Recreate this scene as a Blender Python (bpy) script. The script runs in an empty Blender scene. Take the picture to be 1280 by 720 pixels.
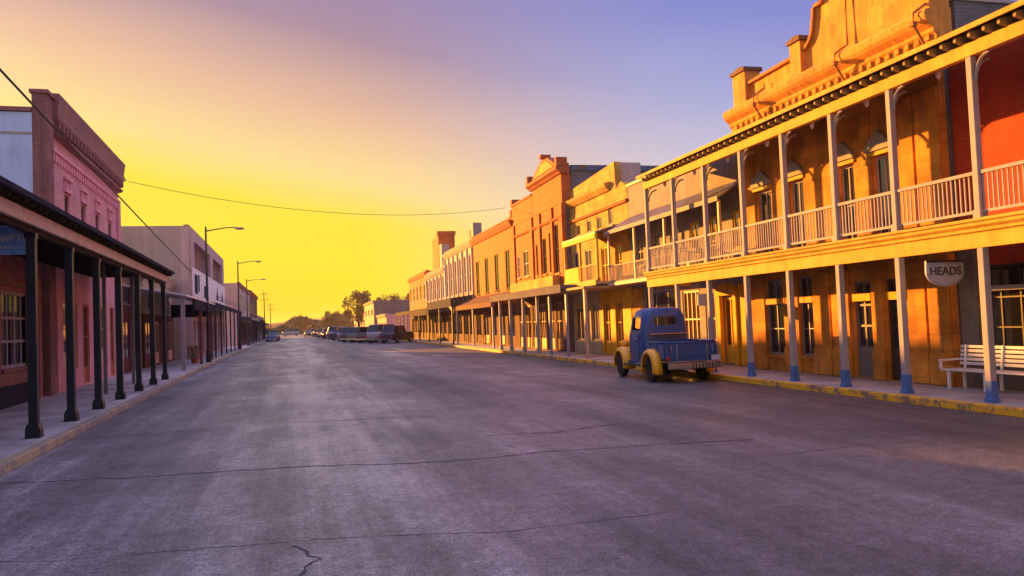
import bpy, bmesh, math, random
from mathutils import Vector, Matrix
R = math.radians
random.seed(7)
S = bpy.context.scene
COL = S.collection

# ------------------------------------------------------------ camera
F_PX, RHO = 1000.0, 0.040
PITCH, YAW, EYE = R(2.2884), R(15.4614), 1.9
cam = bpy.data.cameras.new('camera'); co = bpy.data.objects.new('camera', cam); COL.objects.link(co)
cam.sensor_width = 36; cam.lens = 36*F_PX/1280; cam.clip_end = 6000; cam.clip_start = .05
co.matrix_world = (Matrix.Translation((0, 0, EYE)) @ Matrix.Rotation(-YAW, 4, 'Z')
                   @ Matrix.Rotation(R(90)+PITCH, 4, 'X') @ Matrix.Rotation(-RHO, 4, 'Z'))
S.camera = co

# ------------------------------------------------------------ light and sky
EXPO = 2.05
SUN_AZ, SUN_EL = -25.0, 9.6            # degrees left of the street direction (+Y), and up
S.view_settings.view_transform = 'Standard'; S.view_settings.look = 'None'
S.view_settings.exposure = EXPO; S.view_settings.gamma = 1; S.view_settings.use_curve_mapping = False
sl = bpy.data.lights.new('sun', 'SUN'); so = bpy.data.objects.new('sun', sl); COL.objects.link(so)
sl.energy = 5.0; sl.angle = R(.6); sl.color = (1.0, .39, .05)
sd = Vector((math.sin(R(SUN_AZ))*math.cos(R(SUN_EL)), math.cos(R(SUN_AZ))*math.cos(R(SUN_EL)), math.sin(R(SUN_EL))))
so.rotation_euler = sd.to_track_quat('Z', 'Y').to_euler(); so.location = (0, 0, 40)

def lin(c):
    return tuple((x/12.92 if x <= .04045 else ((x+.055)/1.055)**2.4) for x in [v/255 for v in c])
W = bpy.data.worlds.new('World'); S.world = W; W.use_nodes = True
nt = W.node_tree; nt.nodes.clear()
def N(nt, t, **k):
    n = nt.nodes.new(t)
    for a, b in k.items():
        if a == 'i':
            for q, v in b.items(): n.inputs[q].default_value = v
        else: setattr(n, a, b)
    return n
def M(nt, op, a, b=None, c=None, clamp=False):
    n = nt.nodes.new('ShaderNodeMath'); n.operation = op; n.use_clamp = clamp
    for i, v in enumerate((a, b, c)):
        if v is None: continue
        if isinstance(v, (int, float)): n.inputs[i].default_value = v
        else: nt.links.new(v, n.inputs[i])
    return n.outputs[0]
def ramp(nt, fac, stops, interp='LINEAR'):
    n = nt.nodes.new('ShaderNodeValToRGB'); n.color_ramp.interpolation = interp
    e = n.color_ramp.elements
    while len(e) < len(stops): e.new(.5)
    for el, (p, c) in zip(e, stops): el.position = p; el.color = (*c[:3], 1)
    nt.links.new(fac, n.inputs[0]); return n.outputs[0]
tc = N(nt, 'ShaderNodeTexCoord'); sx = N(nt, 'ShaderNodeSeparateXYZ'); nt.links.new(tc.outputs['Generated'], sx.inputs[0])
X, Y, Z = sx.outputs
el = M(nt, 'MULTIPLY', M(nt, 'ARCSINE', Z), 57.2958)
az = M(nt, 'MULTIPLY', M(nt, 'ARCTAN2', X, Y), 57.2958)
azc = M(nt, 'MAXIMUM', M(nt, 'MINIMUM', az, 50.0), -40.0)
cn = N(nt, 'ShaderNodeTexNoise', i={'Scale': 2.2, 'Detail': 3.0}); 
mp = N(nt, 'ShaderNodeMapping', i={'Scale': (1, 1, 5)}); nt.links.new(tc.outputs['Generated'], mp.inputs[0]); nt.links.new(mp.outputs[0], cn.inputs[0])
wob = M(nt, 'MULTIPLY', M(nt, 'SUBTRACT', cn.outputs[0], .5), 2.5)
eff = M(nt, 'ADD', M(nt, 'ADD', el, M(nt, 'MULTIPLY', azc, .20)), wob)
pos = M(nt, 'DIVIDE', M(nt, 'MAXIMUM', eff, 0.0), 90.0, clamp=True)
HI = 1.8                                # boosts the unseen zenith above the frame, added as fill light
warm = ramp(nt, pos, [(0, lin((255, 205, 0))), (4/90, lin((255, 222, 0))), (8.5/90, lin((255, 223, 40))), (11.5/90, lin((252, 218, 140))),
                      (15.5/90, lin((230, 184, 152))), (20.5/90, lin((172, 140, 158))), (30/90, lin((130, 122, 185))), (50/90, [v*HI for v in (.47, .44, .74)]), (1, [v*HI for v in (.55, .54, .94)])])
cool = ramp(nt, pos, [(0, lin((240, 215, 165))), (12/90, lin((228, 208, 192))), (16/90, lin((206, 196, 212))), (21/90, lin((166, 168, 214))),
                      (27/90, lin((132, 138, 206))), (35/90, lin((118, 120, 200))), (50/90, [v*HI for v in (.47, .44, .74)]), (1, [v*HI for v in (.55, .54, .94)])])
aa = M(nt, 'ABSOLUTE', M(nt, 'ADD', az, 5.0))
mf = N(nt, 'ShaderNodeMapRange', interpolation_type='SMOOTHSTEP', i={'From Min': 8.0, 'From Max': 36.0}); nt.links.new(aa, mf.inputs[0])
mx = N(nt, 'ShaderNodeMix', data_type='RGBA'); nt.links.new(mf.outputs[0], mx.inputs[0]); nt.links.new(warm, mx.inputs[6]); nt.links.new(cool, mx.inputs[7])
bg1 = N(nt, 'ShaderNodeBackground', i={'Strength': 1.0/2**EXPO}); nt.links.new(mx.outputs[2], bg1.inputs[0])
sky = N(nt, 'ShaderNodeTexSky', sky_type='NISHITA', sun_disc=False, sun_elevation=R(SUN_EL), sun_rotation=R(SUN_AZ)%(2*math.pi))
bg2 = N(nt, 'ShaderNodeBackground', i={'Strength': .0015}); nt.links.new(sky.outputs[0], bg2.inputs[0])
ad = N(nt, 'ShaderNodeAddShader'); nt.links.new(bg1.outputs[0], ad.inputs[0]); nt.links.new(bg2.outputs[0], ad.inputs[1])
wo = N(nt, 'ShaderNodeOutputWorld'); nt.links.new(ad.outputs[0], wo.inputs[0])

# ------------------------------------------------------------ materials
MATS = {}
def newmat(name):
    m = bpy.data.materials.new(name); m.use_nodes = True; MATS[name] = m
    return m, m.node_tree, m.node_tree.nodes['Principled BSDF']
def mixc(nt, fac, a, b, mode='MIX'):
    n = nt.nodes.new('ShaderNodeMix'); n.data_type = 'RGBA'; n.blend_type = mode
    for i, v in ((0, fac), (6, a), (7, b)):
        if isinstance(v, (int, float)): n.inputs[i].default_value = v
        elif isinstance(v, (tuple, list)): n.inputs[i].default_value = (*v[:3], 1)
        else: nt.links.new(v, n.inputs[i])
    return n.outputs[2]
def objco(nt, scale=(1, 1, 1)):
    t = N(nt, 'ShaderNodeTexCoord'); m = N(nt, 'ShaderNodeMapping', i={'Scale': scale})
    nt.links.new(t.outputs['Object'], m.inputs[0]); return m.outputs[0]
def noise(nt, vec, sc, det=4, rough=.6):
    n = N(nt, 'ShaderNodeTexNoise', i={'Scale': sc, 'Detail': det, 'Roughness': rough}); nt.links.new(vec, n.inputs[0]); return n.outputs[0]
def bump(nt, b, h, st, dist=.02):
    n = N(nt, 'ShaderNodeBump', i={'Strength': st, 'Distance': dist}); nt.links.new(h, n.inputs['Height']); nt.links.new(n.outputs[0], b.inputs['Normal'])
def plain(name, c, rough=.7, var=.25, sc=1.5, bmp=.3, metal=0, streak=True, spec=.4, chips=None, chipamt=.62):
    m, nt, b = newmat(name)
    v = objco(nt); v2 = objco(nt, (3, 3, .35))
    n1 = noise(nt, v, sc, 5); n2 = noise(nt, v2, sc*1.3, 3); n3 = noise(nt, v, 40, 3)
    f = M(nt, 'ADD', M(nt, 'MULTIPLY', n1, .6), M(nt, 'MULTIPLY', n2, .4 if streak else .0))
    mr = N(nt, 'ShaderNodeMapRange', i={'From Min': .3, 'From Max': .65, 'To Min': 1-var, 'To Max': 1+var*.6}); nt.links.new(f, mr.inputs[0])
    hs = N(nt, 'ShaderNodeHueSaturation', i={'Color': (*c, 1)}); nt.links.new(mr.outputs[0], hs.inputs['Value'])
    out = hs.outputs[0]
    if chips:
        n4 = noise(nt, v, 7, 8, .7)
        out = mixc(nt, M(nt, 'GREATER_THAN', n4, chipamt), out, chips)
    nt.links.new(out, b.inputs['Base Color']); b.inputs['Roughness'].default_value = rough; b.inputs['Metallic'].default_value = metal
    b.inputs['Specular IOR Level'].default_value = spec
    if bmp: bump(nt, b, M(nt, 'ADD', n1, M(nt, 'MULTIPLY', n3, .3)), bmp, .02)
    return m
def masonry(name, c1, c2, mortar, bw=.24, bh=.08, ms=.012, rough=.85, var=.3, bmp=.6, stain=(.12, .09, .07), stainamt=.35, off=.5):
    m, nt, b = newmat(name)
    t = N(nt, 'ShaderNodeTexCoord'); s = N(nt, 'ShaderNodeSeparateXYZ'); nt.links.new(t.outputs['Object'], s.inputs[0])
    cx = N(nt, 'ShaderNodeCombineXYZ'); nt.links.new(M(nt, 'ADD', s.outputs[0], s.outputs[1]), cx.inputs[0]); nt.links.new(s.outputs[2], cx.inputs[1])
    nn = noise(nt, t.outputs['Object'], 3.0, 4)
    wv = N(nt, 'ShaderNodeVectorMath', operation='ADD'); nt.links.new(cx.outputs[0], wv.inputs[0])
    cc = N(nt, 'ShaderNodeCombineXYZ'); nt.links.new(M(nt, 'MULTIPLY', nn, .03), cc.inputs[1]); nt.links.new(M(nt, 'MULTIPLY', nn, .03), cc.inputs[0]); nt.links.new(cc.outputs[0], wv.inputs[1])
    br = N(nt, 'ShaderNodeTexBrick', offset=off, i={'Scale': 1.0, 'Mortar Size': ms, 'Mortar Smooth': .3, 'Bias': 0.0, 'Brick Width': bw, 'Row Height': bh, 'Color1': (*c1, 1), 'Color2': (*c2, 1), 'Mortar': (*mortar, 1)})
    nt.links.new(wv.outputs[0], br.inputs[0])
    n1 = noise(nt, t.outputs['Object'], 1.1, 5); n2 = noise(nt, t.outputs['Object'], 14, 5)
    st = objco(nt, (2.2, 2.2, .3)); n3 = noise(nt, st, 1.6, 4)
    mr = N(nt, 'ShaderNodeMapRange', i={'From Min': .3, 'From Max': .7, 'To Min': 1-var, 'To Max': 1+var*.5}); nt.links.new(n1, mr.inputs[0])
    hs = N(nt, 'ShaderNodeHueSaturation'); nt.links.new(br.outputs[0], hs.inputs['Color']); nt.links.new(mr.outputs[0], hs.inputs['Value'])
    mr2 = N(nt, 'ShaderNodeMapRange', i={'From Min': .52, 'From Max': .72, 'To Min': 0.0, 'To Max': stainamt}); nt.links.new(n3, mr2.inputs[0])
    o = mixc(nt, mr2.outputs[0], hs.outputs[0], stain)
    o = mixc(nt, .35, o, mixc(nt, n2, (.25, .25, .25), (.9, .9, .9)), 'SOFT_LIGHT')
    nt.links.new(o, b.inputs['Base Color']); b.inputs['Roughness'].default_value = rough; b.inputs['Specular IOR Level'].default_value = .25
    h = M(nt, 'ADD', M(nt, 'MULTIPLY', M(nt, 'SUBTRACT', 1.0, br.outputs['Fac']), .6), M(nt, 'MULTIPLY', n2, .5))
    bump(nt, b, h, bmp, .015)
    return m
def asphalt():
    m, nt, b = newmat('asphalt')
    v = objco(nt); lane = objco(nt, (.62, .03, 1)); lane2 = objco(nt, (.17, .04, 1)); blot = objco(nt, (1, .7, 1))
    a = noise(nt, lane, 1.7, 9, .68); c = noise(nt, lane2, 1.5, 3); p = noise(nt, blot, .4, 10, .72); g = noise(nt, v, 48, 3, .9); q = noise(nt, v, 5, 8, .8); fine = noise(nt, v, 16, 5, .85)
    f = M(nt, 'ADD', M(nt, 'ADD', M(nt, 'MULTIPLY', a, .40), M(nt, 'MULTIPLY', c, .25)), M(nt, 'MULTIPLY', p, .35))
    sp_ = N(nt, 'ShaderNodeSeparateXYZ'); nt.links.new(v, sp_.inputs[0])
    d = M(nt, 'DIVIDE', M(nt, 'SUBTRACT', sp_.outputs[0], M(nt, 'ADD', .2, M(nt, 'MULTIPLY', p, .8))), 1.7); worn_sheen = M(nt, 'MULTIPLY', M(nt, 'EXPONENT', M(nt, 'MULTIPLY', M(nt, 'MULTIPLY', d, d), -1.0)), .07)  # pale band: lane wear, with the road's sheen painted into its colour
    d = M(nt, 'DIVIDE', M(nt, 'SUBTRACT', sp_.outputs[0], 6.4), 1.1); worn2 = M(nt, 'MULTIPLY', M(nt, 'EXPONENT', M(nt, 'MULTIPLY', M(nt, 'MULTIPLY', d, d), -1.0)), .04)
    f = M(nt, 'ADD', f, M(nt, 'ADD', worn_sheen, worn2))
    edge = N(nt, 'ShaderNodeMapRange', interpolation_type='SMOOTHSTEP', i={'From Min': 1.5, 'From Max': 5.0, 'To Min': .01, 'To Max': -.035}); nt.links.new(sp_.outputs[0], edge.inputs[0]); f = M(nt, 'ADD', f, edge.outputs[0])
    base = ramp(nt, f, [(.37, (.066, .060, .064)), (.45, (.112, .104, .112)), (.53, (.19, .178, .19)), (.62, (.42, .40, .43))])
    vor = N(nt, 'ShaderNodeTexVoronoi', feature='F1', i={'Scale': 70.0}); nt.links.new(v, vor.inputs[0])
    agg = ramp(nt, vor.outputs['Distance'], [(.0, (1.9, 1.85, 1.8)), (.28, (1.0, 1.0, 1.0)), (.7, (.45, .45, .45))])
    sp = ramp(nt, g, [(.34, (.25, .25, .25)), (.48, (.85, .85, .85)), (.58, (1.1, 1.1, 1.1)), (.66, (2.6, 2.5, 2.4))])
    base = mixc(nt, .85, base, sp, 'MULTIPLY'); base = mixc(nt, .6, base, agg, 'MULTIPLY')
    base = mixc(nt, 1.0, base, ramp(nt, q, [(.36, (.62, .62, .63)), (.5, (1, 1, 1)), (.64, (1.35, 1.33, 1.3))]), 'MULTIPLY')
    base = mixc(nt, 1.0, base, ramp(nt, fine, [(.36, (.6, .6, .6)), (.5, (1, 1, 1)), (.64, (1.4, 1.4, 1.4))]), 'MULTIPLY')
    oil = noise(nt, v, .9, 5, .5); om = ramp(nt, oil, [(.66, (0, 0, 0)), (.74, (1, 1, 1))])
    base = mixc(nt, M(nt, 'MULTIPLY', om, .5), base, (.03, .028, .03))
    nt.links.new(base, b.inputs['Base Color'])
    mr = N(nt, 'ShaderNodeMapRange', i={'From Min': .38, 'From Max': .62, 'To Min': .60, 'To Max': .38}); nt.links.new(f, mr.inputs[0]); nt.links.new(mr.outputs[0], b.inputs['Roughness'])
    b.inputs['Specular IOR Level'].default_value = .5
    bump(nt, b, M(nt, 'ADD', M(nt, 'ADD', g, fine), M(nt, 'MULTIPLY', q, .8)), .8, .014)
    return m
def concrete(name, c=(.42, .385, .36), joint=1.5):
    m, nt, b = newmat(name)
    v = objco(nt); n1 = noise(nt, v, .8, 6); n2 = noise(nt, v, 30, 4)
    s = N(nt, 'ShaderNodeSeparateXYZ'); nt.links.new(v, s.inputs[0])
    fr = M(nt, 'FRACT', M(nt, 'DIVIDE', s.outputs[1], joint)); j = M(nt, 'LESS_THAN', fr, .012)
    o = ramp(nt, n1, [(.35, [x*.6 for x in c]), (.5, c), (.65, [x*1.25 for x in c])])
    o = mixc(nt, .5, o, mixc(nt, n2, (.2, .2, .2), (1, 1, 1)), 'SOFT_LIGHT'); o = mixc(nt, j, o, (.05, .045, .04))
    nt.links.new(o, b.inputs['Base Color']); b.inputs['Roughness'].default_value = .75; bump(nt, b, n2, .3, .01)
    return m
def kerbmat(name, paint, under, amt):
    m, nt, b = newmat(name)
    v = objco(nt); n1 = noise(nt, v, 2.6, 8, .75); n2 = noise(nt, objco(nt, (1, .12, 1)), 1.0, 3); n3 = noise(nt, v, 22, 4)
    f = M(nt, 'ADD', M(nt, 'MULTIPLY', n1, .7), M(nt, 'MULTIPLY', n2, .3))
    o = ramp(nt, f, [(amt-.03, paint), (amt+.03, under)])
    o = mixc(nt, .6, o, mixc(nt, n3, (.15, .15, .15), (1, 1, 1)), 'SOFT_LIGHT')
    nt.links.new(o, b.inputs['Base Color']); b.inputs['Roughness'].default_value = .8; bump(nt, b, M(nt, 'ADD', n1, n3), .7, .02)
    return m
def glass(name, c=(.02, .022, .03), rough=.06):
    m, nt, b = newmat(name)
    v = objco(nt); n1 = noise(nt, v, 1.1, 2)
    b.inputs['Base Color'].default_value = (*c, 1); b.inputs['Roughness'].default_value = rough; b.inputs['Specular IOR Level'].default_value = .8
    bump(nt, b, n1, .12, .05); return m
def clearglass(name):
    m, nt, b = newmat(name); b.inputs['Base Color'].default_value = (.02, .02, .025, 1); b.inputs['Roughness'].default_value = .04
    t = N(nt, 'ShaderNodeBsdfTransparent', i={'Color': (.86, .88, .9, 1)}); mxs = N(nt, 'ShaderNodeMixShader', i={0: .72})
    nt.links.new(b.outputs[0], mxs.inputs[1]); nt.links.new(t.outputs[0], mxs.inputs[2]); nt.links.new(mxs.outputs[0], nt.nodes['Material Output'].inputs[0]); return m
def corrug(name, c, axis=1, pitch=.08, rough=.45, metal=.5):
    m, nt, b = newmat(name)
    v = objco(nt); s = N(nt, 'ShaderNodeSeparateXYZ'); nt.links.new(v, s.inputs[0])
    w = M(nt, 'SINE', M(nt, 'MULTIPLY', s.outputs[axis], 6.2832/pitch)); n1 = noise(nt, v, 1.3, 5)
    o = ramp(nt, n1, [(.38, [x*.55 for x in c]), (.52, c), (.68, (.16, .09, .06))])
    nt.links.new(o, b.inputs['Base Color']); b.inputs['Roughness'].default_value = rough; b.inputs['Metallic'].default_value = metal
    bump(nt, b, w, .8, .02); return m

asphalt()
concrete('pavement'); concrete('pavement_left', (.36, .33, .33), 1.5)
kerbmat('kerb_yellow', (.85, .42, .015), (.24, .16, .10), .54)
kerbmat('kerb_dirty', (.40, .31, .17), (.24, .21, .18), .50)
plain('earth', (.10, .085, .05), .95, .4, .05)
plain('crack_dark', (.06, .055, .056), .9)
masonry('stone_gold', (.74, .30, .042), (.54, .20, .028), (.44, .2, .05), .62, .31, .006, var=.5, stainamt=.45)
masonry('stone_yellow', (.62, .36, .07), (.50, .27, .05), (.30, .18, .06), .5, .26, .01, var=.4, stain=(.2, .1, .05), stainamt=.6)
masonry('brick_red', (.66, .06, .02), (.56, .05, .015), (.30, .06, .035), .22, .075, .009, var=.2, stainamt=.2)
masonry('brick_orange', (.66, .125, .022), (.50, .085, .018), (.46, .17, .06), .24, .08, .010, var=.3)
masonry('brick_deep', (.50, .10, .025), (.40, .07, .02), (.3, .15, .08), .24, .08, .010, var=.3)
masonry('brick_brown', (.16, .075, .05), (.12, .06, .04), (.15, .11, .09), .24, .08, .01)
masonry('brick_pink', (.78, .37, .35), (.70, .32, .31), (.5, .27, .26), .24, .08, .006, bmp=.3, var=.2, stain=(.3, .12, .12), stainamt=.3)
plain('pink_paint', (.78, .34, .37), .75, .2, 1.2, .3)
masonry('brick_dusky', (.46, .15, .13), (.36, .11, .10), (.26, .13, .12), .24, .08, .008, var=.35)
plain('maroon', (.17, .05, .045), .6, .35)
plain('cornice_pink', (.28, .115, .105), .7, .35, 2)
plain('stucco_pale', (.50, .62, .82), .85, .3, .9, .5, chips=(.34, .42, .56), chipamt=.64)
plain('stucco_grey', (.40, .32, .27), .85, .25, .7, .4)
plain('stucco_mauve', (.50, .37, .33), .85, .2, .5, .3)
plain('stucco_cream', (.48, .38, .25), .85, .2, spec=.1)
plain('stucco_white', (.42, .36, .33), .85, .25, spec=.1)
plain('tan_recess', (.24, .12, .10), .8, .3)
plain('wall_weathered', (.22, .20, .19), .85, .45, 1.3, .6, chips=(.34, .28, .12), chipamt=.6)
masonry('brick_grey', (.17, .155, .165), (.13, .12, .135), (.2, .19, .19), .24, .08, .01)
plain('cream_paint', (.60, .36, .065), .7, .3, 2, .25, spec=.1)
plain('cream_soft', (.38, .28, .14), .7, .25, 2, .25, spec=.1)
plain('white_paint', (.37, .34, .34), .7, .18, 2.5, .25, chips=(.24, .21, .2), chipamt=.68, spec=.1)
plain('post_grey', (.26, .26, .33), .5, .2, 2.5, .2)
plain('blue_paint', (.06, .16, .42), .45, .3, 4, .3, chips=(.3, .33, .4), chipamt=.68)
plain('black_paint', (.017, .021, .026), .45, .4, 3, .2, spec=.3)
plain('dark_wood', (.045, .025, .018), .85, .4, 3, spec=.1)
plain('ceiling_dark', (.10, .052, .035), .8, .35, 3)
plain('fascia_tan', (.60, .40, .28), .6, .35, 2.5, .3, chips=(.3, .19, .14), chipamt=.66)
plain('yellow_paint', (.72, .38, .02), .7, .3, 2, spec=.15)
plain('orange_door', (.38, .11, .03), .6, .3)
plain('door_dark', (.05, .035, .03), .4, .3)
plain('door_grey', (.17, .15, .14), .6, .3)
plain('curtain', (.62, .55, .52), .9, .25, 5, .3)
plain('canopy_grey', (.13, .12, .15), .85, .3, 2, spec=.05)
plain('stucco_gold', (.64, .26, .035), .85, .55, 1.4, .6, chips=(.40, .15, .03), chipamt=.60)
plain('pilaster_white', (.72, .66, .60), .8, .2, spec=.1)
masonry('pier_rose', (.30, .13, .12), (.24, .10, .095), (.3, .16, .14), .24, .08, .008, var=.35)
plain('coping_brown', (.36, .15, .04), .85, .35, 3)
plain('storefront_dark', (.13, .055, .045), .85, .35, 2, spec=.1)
plain('interior', (.10, .06, .04), .9, .3)
plain('awning_dark', (.035, .032, .045), .9, .3, spec=.05)
plain('awning_blue', (.035, .04, .075), .9, .3, spec=.04)
plain('wood_grey', (.3, .26, .24), .8, .3)
plain('blue_sign', (.22, .52, 1.0), .4, .4, 5)
plain('sign_white', (.44, .47, .58), .5, .3)
plain('bench_white', (.80, .78, .80), .55, .15, 3)
plain('sign_ink', (.07, .06, .09), .5, .2)
plain('sign_pale', (.75, .85, .95), .5, .3, 6)
plain('metal_dark', (.03, .03, .032), .5, .3, 3, .1, 0, spec=.3)
plain('chrome', (.45, .45, .47), .22, .3, 6, .15, .9)
plain('rubber', (.02, .018, .018), .85, .3, 6)
plain('bulb_white', (.75, .73, .66), .3, .05)
plain('lamp_white', (.62, .6, .58), .4, .1)
corrug('roof_metal', (.18, .17, .18)); corrug('roof_rust', (.10, .07, .06)); corrug('roof_blue', (.10, .16, .30), 0)
plain('roof_flat', (.12, .11, .11), .9)
glass('glass'); glass('glass_warm', (.07, .04, .02)); clearglass('clear_glass')
def carpaint(name, c, rough=.28, wear=.2):
    m = plain(name, c, rough, wear, 2.5, .04, 0, True, .5); b = m.node_tree.nodes['Principled BSDF']
    b.inputs['Coat Weight'].default_value = .25; b.inputs['Coat Roughness'].default_value = .15; return m
carpaint('truck_blue', (.004, .062, .25), .4, .35); carpaint('truck_yellow', (1.0, .44, .004), .42, .3)
for n_, c_ in dict(car_white=(.27, .27, .28), car_dark=(.03, .03, .045), car_grey=(.10, .10, .115), car_red=(.3, .04, .03), car_blue=(.04, .09, .25), car_tan=(.3, .24, .17)).items(): carpaint(n_, c_)
plain('tail_red', (.4, .01, .01), .3)
plain('bark', (.06, .045, .03), .9)
plain('leaf', (.13, .10, .025), .8, .5, .6, 0)
plain('leaf_dark', (.045, .055, .022), .8, .5, .2, 0)

# ------------------------------------------------------------ mesh helpers
class MB:
    def __init__(self): self.v = []; self.f = []
    def add(self, vs, fs):
        o = len(self.v); self.v += [tuple(p) for p in vs]; self.f += [tuple(i+o for i in f) for f in fs]
    def box(self, x0, x1, y0, y1, z0, z1):
        if x0 > x1: x0, x1 = x1, x0
        if y0 > y1: y0, y1 = y1, y0
        if z0 > z1: z0, z1 = z1, z0
        self.add([(x0,y0,z0),(x1,y0,z0),(x1,y1,z0),(x0,y1,z0),(x0,y0,z1),(x1,y0,z1),(x1,y1,z1),(x0,y1,z1)],
                 [(0,3,2,1),(4,5,6,7),(0,1,5,4),(1,2,6,5),(2,3,7,6),(3,0,4,7)])
    def prism(self, pts, axis, a, b):
        """pts: 2D polygon; axis 'x': pts=(y,z); 'y': pts=(x,z); 'z': pts=(x,y)"""
        n = len(pts)
        def mk(p, t): return {'x': (t, p[0], p[1]), 'y': (p[0], t, p[1]), 'z': (p[0], p[1], t)}[axis]
        vs = [mk(p, a) for p in pts]+[mk(p, b) for p in pts]
        self.add(vs, [tuple(range(n))[::-1], tuple(range(n, 2*n))]+[(i, (i+1) % n, n+(i+1) % n, n+i) for i in range(n)])
    def tube(self, pts, r, n=8, cap=True):
        pts = [Vector(p) for p in pts]; rs = r if isinstance(r, (list, tuple)) else [r]*len(pts); rings = []
        for i, p in enumerate(pts):
            d = (pts[min(i+1, len(pts)-1)]-pts[max(i-1, 0)]).normalized()
            u = d.cross(Vector((0, 0, 1)));  u = d.cross(Vector((1, 0, 0))) if u.length < .15 else u
            u.normalize(); w = d.cross(u)
            rings.append([p+(u*math.cos(2*math.pi*k/n)+w*math.sin(2*math.pi*k/n))*rs[i] for k in range(n)])
        self.loft(rings, cap)
    def loft(self, rings, cap=True):
        n = len(rings[0]); vs = [q for r_ in rings for q in r_]; fs = []
        for i in range(len(rings)-1):
            for k in range(n): fs.append((i*n+k, i*n+(k+1) % n, (i+1)*n+(k+1) % n, (i+1)*n+k))
        if cap: fs.append(tuple(range(n))[::-1]); fs.append(tuple((len(rings)-1)*n+k for k in range(n)))
        self.add(vs, fs)
    def lathe(self, prof, cx=0, cy=0, n=16, axis='z', at=0):
        rings = []
        for r_, h in prof:
            ring = []
            for k in range(n):
                a = 2*math.pi*k/n; c, s = r_*math.cos(a), r_*math.sin(a)
                ring.append((cx+c, cy+s, h) if axis == 'z' else (at+h, cx+c, cy+s))
            rings.append(ring)
        self.loft(rings)
    def build(self, name, mat, parent=None, bevel=0, smooth=False):
        me = bpy.data.meshes.new(name); me.from_pydata(self.v, [], self.f)
        bm = bmesh.new(); bm.from_mesh(me); bmesh.ops.recalc_face_normals(bm, faces=bm.faces); bm.to_mesh(me); bm.free()
        me.materials.append(MATS[mat]); o = bpy.data.objects.new(name, me); COL.objects.link(o)
        if smooth:
            for p in me.polygons: p.use_smooth = True
        if parent: o.parent = parent
        if bevel:
            md = o.modifiers.new('bevel', 'BEVEL'); md.width = bevel; md.segments = 2; md.limit_method = 'ANGLE'; md.harden_normals = False
        return o
def tag(o, label=None, cat=None, group=None, kind=None):
    if label: o['label'] = label
    if cat: o['category'] = cat
    if group: o['group'] = group
    if kind: o['kind'] = kind
    return o
AR, AL = R(-.97), R(.95)
FR = {'R': AR, 'L': AL, 'W': 0.0}
def place(o, fr, v, u, z=0, rz=0):
    a = FR[fr]; o.location = (v*math.cos(a)-u*math.sin(a), v*math.sin(a)+u*math.cos(a), z); o.rotation_euler = (0, 0, a+rz)
def thing(name, label, cat, fr='W', v=0, u=0, z=0, rz=0, group=None):
    o = bpy.data.objects.new(name, None); COL.objects.link(o); o.empty_display_size = .3
    place(o, fr, v, u, z, rz); return tag(o, label, cat, group)
def copy_tree(o, parent=None):
    c = o.copy(); COL.objects.link(c); c.parent = parent
    for ch in [x for x in bpy.data.objects if x.parent == o]: copy_tree(ch, c)
    return c
def fw(fr, v, u):
    a = FR[fr]; return (v*math.cos(a)-u*math.sin(a), v*math.sin(a)+u*math.cos(a))

# ------------------------------------------------------------ ground, road, pavements
m = MB(); m.add([(-1500, -60, 0), (1500, -60, 0), (1500, 3000, 0), (-1500, 3000, 0)], [(0, 1, 2, 3)])
tag(m.build('ground', 'earth'), kind='structure')
LK = [(-60, -2.78), (-10, -3.6), (10, -3.92), (45, -4.50), (75, -4.55), (110, -4.3), (200, -4.3), (330, -4.3)]
RK = [(-60, 10.0), (0, 11.05), (20, 11.40), (40, 11.66), (70, 12.1), (110, 12.7), (200, 13.4), (330, 14)]
def strip(name, mat, A, B, z, kind='structure'):
    n = len(A); m = MB(); m.add([(x, y, z) for y, x in A]+[(x, y, z) for y, x in B], [(i, i+1, n+i+1, n+i) for i in range(n-1)])
    return tag(m.build(name, mat), kind=kind)
def dens(P):
    out = []
    for (y0, x0), (y1, x1) in zip(P, P[1:]):
        k = max(1, int((y1-y0)/5))
        out += [(y0+(y1-y0)*i/k, x0+(x1-x0)*i/k) for i in range(k)]
    return out+[P[-1]]
LKd, RKd = dens(LK), dens(RK)
ys = sorted(set([round(y, 2) for y, _ in LKd]+[round(y, 2) for y, _ in RKd]))
def ip(P, y):
    for (y0, x0), (y1, x1) in zip(P, P[1:]):
        if y0 <= y <= y1: return x0+(x1-x0)*(y-y0)/(y1-y0)
    return P[-1][1]
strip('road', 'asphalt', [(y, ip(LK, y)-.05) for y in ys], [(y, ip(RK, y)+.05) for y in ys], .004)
def solid_strip(name, mat, A, B, z1):
    m = MB(); n = len(A)
    rings = [[(a[1], a[0], 0), (b[1], b[0], 0), (b[1], b[0], z1), (a[1], a[0], z1)] for a, b in zip(A, B)]
    m.loft(rings); return tag(m.build(name, mat, bevel=.02), kind='structure')
solid_strip('kerb_right', 'kerb_yellow', [(y, ip(RK, y)) for y in ys], [(y, ip(RK, y)+.17) for y in ys], .15)
solid_strip('kerb_left', 'kerb_dirty', [(y, ip(LK, y)-.2) for y in ys], [(y, ip(LK, y)) for y in ys], .155)
solid_strip('pavement_right', 'pavement', [(y, ip(RK, y)+.172) for y in ys], [(y, ip(RK, y)+5) for y in ys], .145)
solid_strip('pavement_left', 'pavement_left', [(y, ip(LK, y)-6) for y in ys], [(y, ip(LK, y)-.202) for y in ys], .15)
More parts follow.
